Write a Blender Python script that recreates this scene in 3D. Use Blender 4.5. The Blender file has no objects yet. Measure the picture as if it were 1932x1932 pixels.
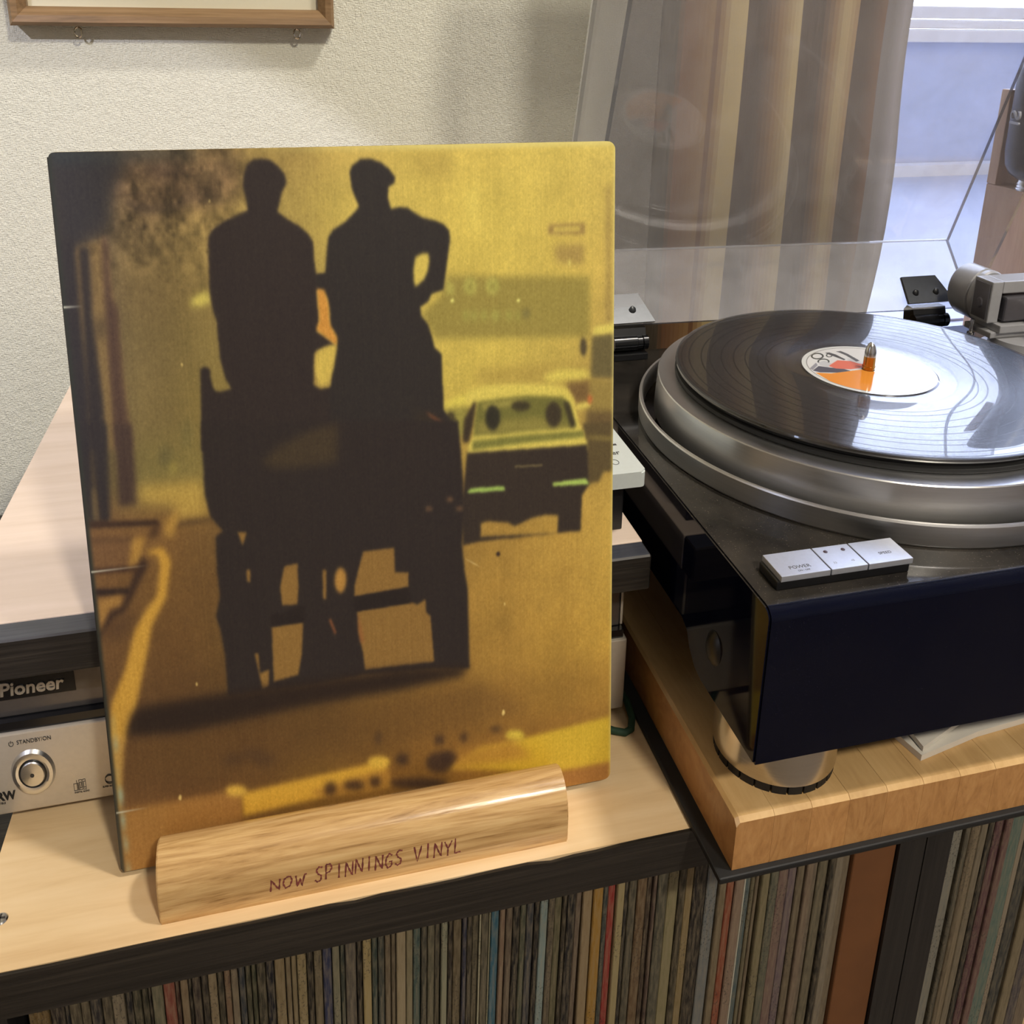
import bpy, bmesh, math, random
import numpy as np
from mathutils import Vector, Matrix
random.seed(7); np.random.seed(7)
sc = bpy.context.scene
COL = sc.collection
PI = math.pi

# ------------------------------------------------------------------ camera
# axes: X along the front edge of the record cabinet, Y towards the back wall, Z up; the cabinet top is z = 0
yaw, pitch, roll = 0.248979, 0.301022, 0.0171423
cy_, sy_, cp_, sp_ = math.cos(yaw), math.sin(yaw), math.cos(pitch), math.sin(pitch)
fwd = Vector((sy_ * cp_, cy_ * cp_, -sp_))
right = Vector((cy_, -sy_, 0))
up = right.cross(fwd)
r2 = math.cos(roll) * right + math.sin(roll) * up
u2 = -math.sin(roll) * right + math.cos(roll) * up
cam_data = bpy.data.cameras.new('camera')
cam = bpy.data.objects.new('camera', cam_data)
COL.objects.link(cam)
mw = Matrix((r2, u2, -fwd)).transposed().to_4x4()
mw.translation = Vector((0.118911, -0.42713, 0.515741))
cam.matrix_world = mw
cam_data.sensor_width = 36.0
cam_data.lens = 1741.419 / 1932 * 36.0
cam_data.shift_x = (966 - 965.51) / 1932
cam_data.shift_y = (544.43 - 966) / 1932
cam_data.clip_start = 0.01
sc.camera = cam

# ------------------------------------------------------------------ sky, lamps, exposure
world = bpy.data.worlds.new('overcast_sky')
sc.world = world
world.use_nodes = True
wn = world.node_tree.nodes['Background']
wn.inputs[0].default_value = (0.66, 0.74, 1.0, 1)
wn.inputs[1].default_value = 9.0

def lamp(name, kind, loc, target, power, color, size, portal=False, size_y=None):
    d = bpy.data.lights.new(name, kind)
    o = bpy.data.objects.new(name, d)
    COL.objects.link(o)
    o.location = loc
    o.rotation_euler = (Vector(target) - Vector(loc)).to_track_quat('-Z', 'Y').to_euler()
    d.energy = power
    d.color = color
    if kind == 'AREA':
        d.shape = 'RECTANGLE' if size_y else 'DISK'
        d.size = size
        if size_y:
            d.size_y = size_y
        d.cycles.is_portal = portal
    else:
        d.shadow_soft_size = size
    return o

lamp('window_daylight_portal', 'AREA', (2.0, 1.68, 1.10), (2.0, 0.0, 1.10), 1, (1, 1, 1), 2.4, True, 1.9)
lamp('left_window_daylight_portal', 'AREA', (-1.72, -0.77, 0.95), (0.0, -0.77, 0.95), 1, (1, 1, 1), 0.13, True, 1.1)
lamp('ceiling_lamp', 'AREA', (0.74, -1.65, 2.05), (0.3, 0.1, 0.0), 36, (1.0, 0.91, 0.76), 0.20)
lamp('second_ceiling_lamp', 'AREA', (1.10, -0.40, 2.14), (0.3, 0.1, 0.0), 26, (1.0, 0.93, 0.84), 0.20)
spot = lamp('added_cool_spot', 'SPOT', (-0.80, -0.75, 1.25), (-0.15, 0.40, 0.22), 58, (0.84, 0.84, 1.0), 0.02)  # added spot without a fixture, brightens the left wall and riser
spot.data.spot_size = math.radians(25)
spot.data.spot_blend = 0.12

sc.view_settings.view_transform = 'Standard'
sc.view_settings.look = 'None'
sc.view_settings.gamma = 1.0
sc.view_settings.use_curve_mapping = False
sc.view_settings.exposure = 0.0
sc.cycles.use_denoising = True
sc.cycles.max_bounces = 10
sc.cycles.transparent_max_bounces = 16
sc.cycles.sample_clamp_indirect = 6.0
sc.cycles.caustics_reflective = False
sc.cycles.caustics_refractive = False

# ------------------------------------------------------------------ helpers: materials
def lin(c):
    return tuple(((v / 255.0) / 12.92 if v / 255.0 <= 0.04045 else ((v / 255.0 + 0.055) / 1.055) ** 2.4) for v in c)

class NT:
    def __init__(self, name):
        self.m = bpy.data.materials.new(name)
        self.m.use_nodes = True
        self.n = self.m.node_tree.nodes
        self.l = self.m.node_tree.links
        self.b = self.n['Principled BSDF']
        self.out = self.n['Material Output']
    def node(self, t, **kw):
        o = self.n.new(t)
        for k, v in kw.items():
            setattr(o, k, v)
        return o
    def link(self, a, b):
        self.l.new(a, b)
    def coords(self, scale=(1, 1, 1), kind='Object', rot=(0, 0, 0)):
        tc = self.node('ShaderNodeTexCoord')
        mp = self.node('ShaderNodeMapping')
        mp.inputs['Scale'].default_value = scale
        mp.inputs['Rotation'].default_value = rot
        self.link(tc.outputs[kind], mp.inputs[0])
        return mp.outputs[0]
    def noise(self, vec, scale, detail=4, rough=0.55, dist=0.0):
        t = self.node('ShaderNodeTexNoise')
        t.inputs['Scale'].default_value = scale
        t.inputs['Detail'].default_value = detail
        t.inputs['Roughness'].default_value = rough
        t.inputs['Distortion'].default_value = dist
        self.link(vec, t.inputs['Vector'])
        return t.outputs['Fac']
    def ramp(self, fac, stops):
        r = self.node('ShaderNodeValToRGB')
        e = r.color_ramp.elements
        while len(e) < len(stops):
            e.new(0.5)
        for k, (p, c) in enumerate(stops):
            e[k].position = p
            e[k].color = (*c, 1) if len(c) == 3 else c
        self.link(fac, r.inputs[0])
        return r.outputs[0]
    def mix(self, fac, a, b, mode='MIX'):
        x = self.node('ShaderNodeMix', data_type='RGBA', blend_type=mode)
        for sock, v in ((x.inputs[0], fac), (x.inputs[6], a), (x.inputs[7], b)):
            if hasattr(v, 'is_linked'):
                self.link(v, sock)
            elif isinstance(v, (int, float)):
                sock.default_value = v
            else:
                sock.default_value = (*v, 1)
        return x.outputs[2]
    def math(self, op, a, b=0.0):
        x = self.node('ShaderNodeMath', operation=op)
        for sock, v in ((x.inputs[0], a), (x.inputs[1], b)):
            if hasattr(v, 'is_linked'):
                self.link(v, sock)
            else:
                sock.default_value = v
        return x.outputs[0]
    def bump(self, h, strength, dist):
        b = self.node('ShaderNodeBump')
        b.inputs['Strength'].default_value = strength
        b.inputs['Distance'].default_value = dist
        self.link(h, b.inputs['Height'])
        self.link(b.outputs[0], self.b.inputs['Normal'])
        return b
    def setup(self, rough=0.5, metal=0.0, spec=0.5, coat=0.0):
        self.b.inputs['Roughness'].default_value = rough
        self.b.inputs['Metallic'].default_value = metal
        self.b.inputs['Specular IOR Level'].default_value = spec
        self.b.inputs['Coat Weight'].default_value = coat

def plain(name, c, rough=0.5, metal=0.0, spec=0.5, var=0.08, scale=60, bump=0.0, coat=0.0):
    """a plain surface with slight procedural tone variation"""
    t = NT(name)
    t.setup(rough, metal, spec, coat)
    f = t.noise(t.coords(), scale, 3)
    a = lin(c)
    t.link(t.ramp(f, [(0.3, tuple(v * (1 - var) for v in a)), (0.7, tuple(min(1, v * (1 + var)) for v in a))]), t.b.inputs['Base Color'])
    if bump:
        t.bump(f, bump, 0.0006)
    return t.m

def wood(name, cols, scale=(3, 40, 40), rough=0.4, coat=0.0, bump=0.05, fine=1.0, dist=1.2, kind='Object', rot=(0, 0, 0), vary=0.0):
    """grain runs along the axis with the smallest scale"""
    t = NT(name)
    t.setup(rough, 0, 0.4, coat)
    v = t.coords(scale, kind, rot)
    f1 = t.noise(v, 1.0, 6, 0.6, dist)
    f2 = t.noise(t.coords(tuple(s * 6 for s in scale), kind, rot), 1.0, 3, 0.6, 0.4)
    f = t.math('ADD', t.math('MULTIPLY', f1, 1 - 0.3 * fine), t.math('MULTIPLY', f2, 0.3 * fine))
    n = len(cols)
    c = t.ramp(f, [(0.32 + 0.36 * k / (n - 1), lin(c)) for k, c in enumerate(cols)])
    if vary:                                   # each piece of timber its own tone
        oi = t.node('ShaderNodeObjectInfo')
        hs = t.node('ShaderNodeHueSaturation')
        t.link(t.math('ADD', 1 - vary, t.math('MULTIPLY', oi.outputs['Random'], 2 * vary)), hs.inputs['Value'])
        t.link(c, hs.inputs['Color'])
        c = hs.outputs[0]
    t.link(c, t.b.inputs['Base Color'])
    t.bump(f2, bump, 0.0008)
    return t.m

def clear_sheet(name, tint, gloss=0.06, rough=0.02, haze=0.0, haze_col=(0.5, 0.5, 0.5)):
    """clear or smoked sheet: tinted see-through, mirror-like by Fresnel, a touch of surface haze and scratches"""
    t = NT(name)
    tr = t.node('ShaderNodeBsdfTransparent')
    tr.inputs[0].default_value = (*tint, 1)
    gl = t.node('ShaderNodeBsdfGlossy')
    gl.inputs['Roughness'].default_value = rough
    df = t.node('ShaderNodeBsdfDiffuse')
    df.inputs[0].default_value = (*haze_col, 1)
    fr = t.node('ShaderNodeFresnel')
    geo = t.node('ShaderNodeNewGeometry')
    t.link(t.math('ADD', 1.45, t.math('MULTIPLY', geo.outputs['Backfacing'], 1 / 1.45 - 1.45)), fr.inputs[0])
    m1 = t.node('ShaderNodeMixShader')
    f = t.noise(t.coords((9, 9, 9)), 3.0, 5, 0.7)
    m1.inputs[0].default_value = haze
    t.link(t.math('MULTIPLY', t.math('ADD', f, 0.3), haze), m1.inputs[0])
    t.link(tr.outputs[0], m1.inputs[1])
    t.link(df.outputs[0], m1.inputs[2])
    m2 = t.node('ShaderNodeMixShader')
    t.link(t.math('MULTIPLY', fr.outputs[0], gloss / 0.06), m2.inputs[0])
    t.link(m1.outputs[0], m2.inputs[1])
    t.link(gl.outputs[0], m2.inputs[2])
    t.link(m2.outputs[0], t.out.inputs[0])
    return t.m

# ------------------------------------------------------------------ helpers: meshes and objects
def BM():
    return bmesh.new()

def box(bm, x0, x1, y0, y1, z0, z1, bevel=0.0, seg=2, mi=0):
    r = bmesh.ops.create_cube(bm, size=1.0)
    vs = r['verts']
    for v in vs:
        v.co = Vector(((x0 + x1) / 2 + v.co.x * (x1 - x0), (y0 + y1) / 2 + v.co.y * (y1 - y0), (z0 + z1) / 2 + v.co.z * (z1 - z0)))
    fs = set(f for v in vs for f in v.link_faces)
    for f in fs:
        f.material_index = mi
    if bevel:
        es = list(set(e for v in vs for e in v.link_edges))
        bmesh.ops.bevel(bm, geom=es, offset=bevel, segments=seg, profile=0.6, affect='EDGES')
    return bm

def prism(bm, pts, axis, a, b, mi=0):
    """extrude a polygon: axis 'x' takes (y, z) points, 'y' takes (x, z), 'z' takes (x, y)"""
    def at(p, t):
        return Vector((t, p[0], p[1])) if axis == 'x' else Vector((p[0], t, p[1])) if axis == 'y' else Vector((p[0], p[1], t))
    A = [bm.verts.new(at(p, a)) for p in pts]
    B = [bm.verts.new(at(p, b)) for p in pts]
    n = len(pts)
    fs = [bm.faces.new(A), bm.faces.new(list(reversed(B)))]
    for k in range(n):
        fs.append(bm.faces.new((A[k], B[k], B[(k + 1) % n], A[(k + 1) % n])))
    for f in fs:
        f.material_index = mi
    return fs

def lathe(bm, prof, center, axis='z', n=48, scale_z=1.0, close=False):
    """spin (radius, height) about an axis through center"""
    rings = []
    for r, h in prof:
        ring = []
        if r < 1e-6:
            p = (0, 0, h)
            ring = [p] * n
        else:
            ring = [(r * math.cos(2 * PI * k / n), r * math.sin(2 * PI * k / n), h) for k in range(n)]
        rings.append((r, ring))
    def conv(p):
        x, y, z = p
        if axis == 'z':
            q = (x, y, z)
        elif axis == 'y':
            q = (x, z, y * scale_z)
        else:
            q = (z, x, y * scale_z)
        return Vector(center) + Vector(q)
    vr = []
    for r, ring in rings:
        if r < 1e-6:
            v = bm.verts.new(conv(ring[0]))
            vr.append([v] * n)
        else:
            vr.append([bm.verts.new(conv(p)) for p in ring])
    pairs = list(zip(vr[:-1], vr[1:]))
    if close:
        pairs.append((vr[-1], vr[0]))
    for A, B in pairs:
        for k in range(n):
            q = [A[k], A[(k + 1) % n], B[(k + 1) % n], B[k]]
            u = []
            for v in q:
                if v not in u:
                    u.append(v)
            if len(u) >= 3:
                try:
                    bm.faces.new(u)
                except ValueError:
                    pass
    return bm

def tube(bm, pts, r, n=8):
    pts = [Vector(p) for p in pts]
    rings = []
    for k, p in enumerate(pts):
        d = (pts[min(k + 1, len(pts) - 1)] - pts[max(k - 1, 0)]).normalized()
        a = d.cross(Vector((0, 0, 1)))
        if a.length < 1e-3:
            a = d.cross(Vector((1, 0, 0)))
        a.normalize()
        b = d.cross(a)
        rings.append([bm.verts.new(p + r * (math.cos(2 * PI * j / n) * a + math.sin(2 * PI * j / n) * b)) for j in range(n)])
    for A, B in zip(rings[:-1], rings[1:]):
        for j in range(n):
            bm.faces.new((A[j], A[(j + 1) % n], B[(j + 1) % n], B[j]))
    bm.faces.new(rings[0])
    bm.faces.new(list(reversed(rings[-1])))
    return bm

def origin(o):
    p = Vector((0, 0, 0))
    while o is not None:
        p += o.location
        o = o.parent
    return p

def obj(name, bm, mats, parent=None, loc=None, smooth=None, normals=True):
    """link bm (written in room coordinates) as one mesh object; its origin is its parent's origin or loc"""
    if normals:
        bmesh.ops.recalc_face_normals(bm, faces=bm.faces)
    base = origin(parent) if parent else Vector(loc or (0, 0, 0))
    for v in bm.verts:
        v.co -= base
    me = bpy.data.meshes.new(name)
    bm.to_mesh(me)
    bm.free()
    for m in (mats if isinstance(mats, (list, tuple)) else [mats]):
        me.materials.append(m)
    o = bpy.data.objects.new(name, me)
    COL.objects.link(o)
    if parent:
        o.parent = parent
    elif loc:
        o.location = loc
    if smooth is not None:
        me.polygons.foreach_set('use_smooth', [True] * len(me.polygons))
        me.set_sharp_from_angle(angle=math.radians(smooth))
    return o

def thing(name, label, cat, loc, group=None):
    o = bpy.data.objects.new(name, None)
    o.empty_display_size = 0.02
    COL.objects.link(o)
    o.location = loc
    return tag(o, label, cat, group)

def tag(o, label, cat, group=None):
    o['label'] = label
    o['category'] = cat
    if group:
        o['group'] = group
    return o

def struct(o, label):
    o['kind'] = 'structure'
    o['label'] = label
    return o

def text(body, parent, loc, size, mat, rot=(PI / 2, 0, 0), stretch=1.389, extrude=0.0002, bold=0.0, align='LEFT', shear=0.0, name='lettering', squeeze=1.0):
    cu = bpy.data.curves.new(name, 'FONT')
    cu.body = body
    cu.size = size
    cu.extrude = extrude
    cu.offset = bold
    cu.align_x = align
    cu.shear = shear
    cu.resolution_u = 3
    cu.materials.append(mat)
    tmp = bpy.data.objects.new(name, cu)
    me = bpy.data.meshes.new_from_object(tmp)
    bpy.data.objects.remove(tmp)
    me.name = name
    for v in me.vertices:
        v.co.x *= squeeze
        v.co.y *= stretch
    o = bpy.data.objects.new(name, me)
    COL.objects.link(o)
    o.parent = parent
    o.location = Vector(loc) - origin(parent)
    o.rotation_euler = rot
    return o

# ------------------------------------------------------------------ flat prints drawn in code
def raster(shapes, n, buf, blur_k=1.0):
    """paint soft-edged polygons (0..1000 units, v down) over buf, an n x n x 3 float image"""
    s = n / 1000.0
    for col, blur, alpha, pts in shapes:
        P = np.array(pts, float).reshape(-1, 2) * s
        b = max(blur * s * blur_k, 0.5)
        R = int(3 * b) + 2
        x0, y0 = np.maximum(np.floor(P.min(0)).astype(int) - R, 0)
        x1, y1 = np.minimum(np.ceil(P.max(0)).astype(int) + R, n)
        if x1 <= x0 or y1 <= y0:
            continue
        # work on a padded patch so that the blur does not darken at the border of the print
        X, Y = np.meshgrid(np.arange(x0 - R, x1 + R) + 0.5, np.arange(y0 - R, y1 + R) + 0.5)
        ins = np.zeros(X.shape, bool)
        for (ax, ay), (bx, by) in zip(P, np.roll(P, -1, 0)):
            if ay == by:
                continue
            ins ^= ((ay > Y) != (by > Y)) & (X < (bx - ax) * (Y - ay) / (by - ay) + ax)
        a = ins.astype(np.float32)
        k = np.exp(-0.5 * (np.arange(-R, R + 1) / b) ** 2)
        k /= k.sum()
        for ax_ in (0, 1):
            pad = [(R, R) if q == ax_ else (0, 0) for q in (0, 1)]
            e = np.pad(a, pad, mode='edge')
            acc = np.zeros_like(a)
            for j, w in enumerate(k):
                acc += w * (e[j:j + a.shape[0], :] if ax_ == 0 else e[:, j:j + a.shape[1]])
            a = acc
        a = (a[R:-R, R:-R] * alpha)[:, :, None]
        patch = buf[y0:y1, x0:x1]
        patch[:] = patch * (1 - a) + np.array(col, np.float32) * a
    return buf

def soft_noise(n, cell, amp):
    g = np.random.normal(0, 1, (n // cell + 2, n // cell + 2))
    c = np.arange(n) / cell
    i = c.astype(int)
    f = c - i
    g = g[i] * (1 - f)[:, None] + g[i + 1] * f[:, None]
    g = g[:, i] * (1 - f)[None] + g[:, i + 1] * f[None]
    return g * amp

def print_image(name, buf):
    """buf: sRGB 0..255, row 0 at the top; stored as linear reflectance"""
    n = buf.shape[0]
    c = np.clip(buf, 0, 255) / 255.0
    c = np.where(c <= 0.04045, c / 12.92, ((c + 0.055) / 1.055) ** 2.4)
    px = np.ones((n, n, 4), np.float32)
    px[:, :, :3] = c[::-1]
    im = bpy.data.images.new(name, n, n, float_buffer=True)
    im.colorspace_settings.name = 'Non-Color'
    im.pixels.foreach_set(px.ravel())
    im.update()
    im.pack()
    return im

def print_material(name, im, gain, rough=0.45, spec=0.4, bump=0.0):
    t = NT(name)
    t.setup(rough, 0, spec)
    tx = t.node('ShaderNodeTexImage', image=im, extension='EXTEND')
    uv = t.node('ShaderNodeUVMap')
    t.link(uv.outputs[0], tx.inputs[0])
    t.link(t.mix(1.0, tx.outputs[0], gain, 'MULTIPLY'), t.b.inputs['Base Color'])
    if bump:
        t.bump(t.noise(t.coords(), 900, 2), bump, 0.0003)
    return t.m

# ------------------------------------------------------------------ data for the prints and the shelf of spines
PRINT_BASE = [[(52,47,44),(83,68,53),(121,98,62),(165,137,75),(196,166,86),(205,177,87),(210,182,89),(211,184,90),(206,180,92)],[(58,49,44),(103,84,57),(132,109,65),(172,146,78),(200,173,86),(205,178,86),(207,181,86),(207,180,87),(203,175,88)],[(60,50,45),(113,93,59),(137,114,67),(168,142,76),(193,166,83),(203,177,84),(204,178,84),(203,176,84),(198,168,84)],[(64,54,45),(115,96,60),(137,116,66),(158,131,71),(180,152,77),(199,173,83),(202,176,83),(199,172,83),(189,159,81)],[(71,59,44),(118,99,60),(138,117,63),(157,129,67),(178,150,74),(198,172,80),(198,172,80),(192,165,79),(175,145,76)],[(84,67,46),(125,109,62),(139,120,65),(150,122,63),(163,132,65),(178,146,70),(184,152,72),(185,153,74),(177,144,74)],[(114,82,51),(121,87,49),(119,89,50),(129,97,52),(144,111,57),(159,123,62),(171,134,65),(180,143,69),(188,152,73)],[(114,81,49),(113,81,45),(111,81,45),(122,89,48),(137,102,53),(153,116,57),(170,131,62),(184,144,67),(193,155,73)],[(110,78,47),(106,75,42),(106,78,42),(120,88,47),(137,102,51),(154,116,56),(170,130,60),(183,142,65),(192,152,69)],[(102,72,44),(98,69,40),(97,70,38),(108,78,41),(126,92,46),(145,107,51),(164,124,57),(180,138,61),(191,149,65)],[(95,66,40),(91,64,37),(89,62,35),(94,67,35),(109,78,38),(126,90,43),(144,105,49),(160,119,53),(173,130,57)],[(115,79,44),(104,71,40),(103,72,38),(114,82,38),(120,84,39),(126,88,40),(133,94,43),(141,100,45),(155,111,49)],[(151,104,54),(151,104,53),(141,98,48),(139,97,45),(142,100,45),(147,103,44),(154,109,44),(160,114,45),(164,117,47)]]
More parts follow.
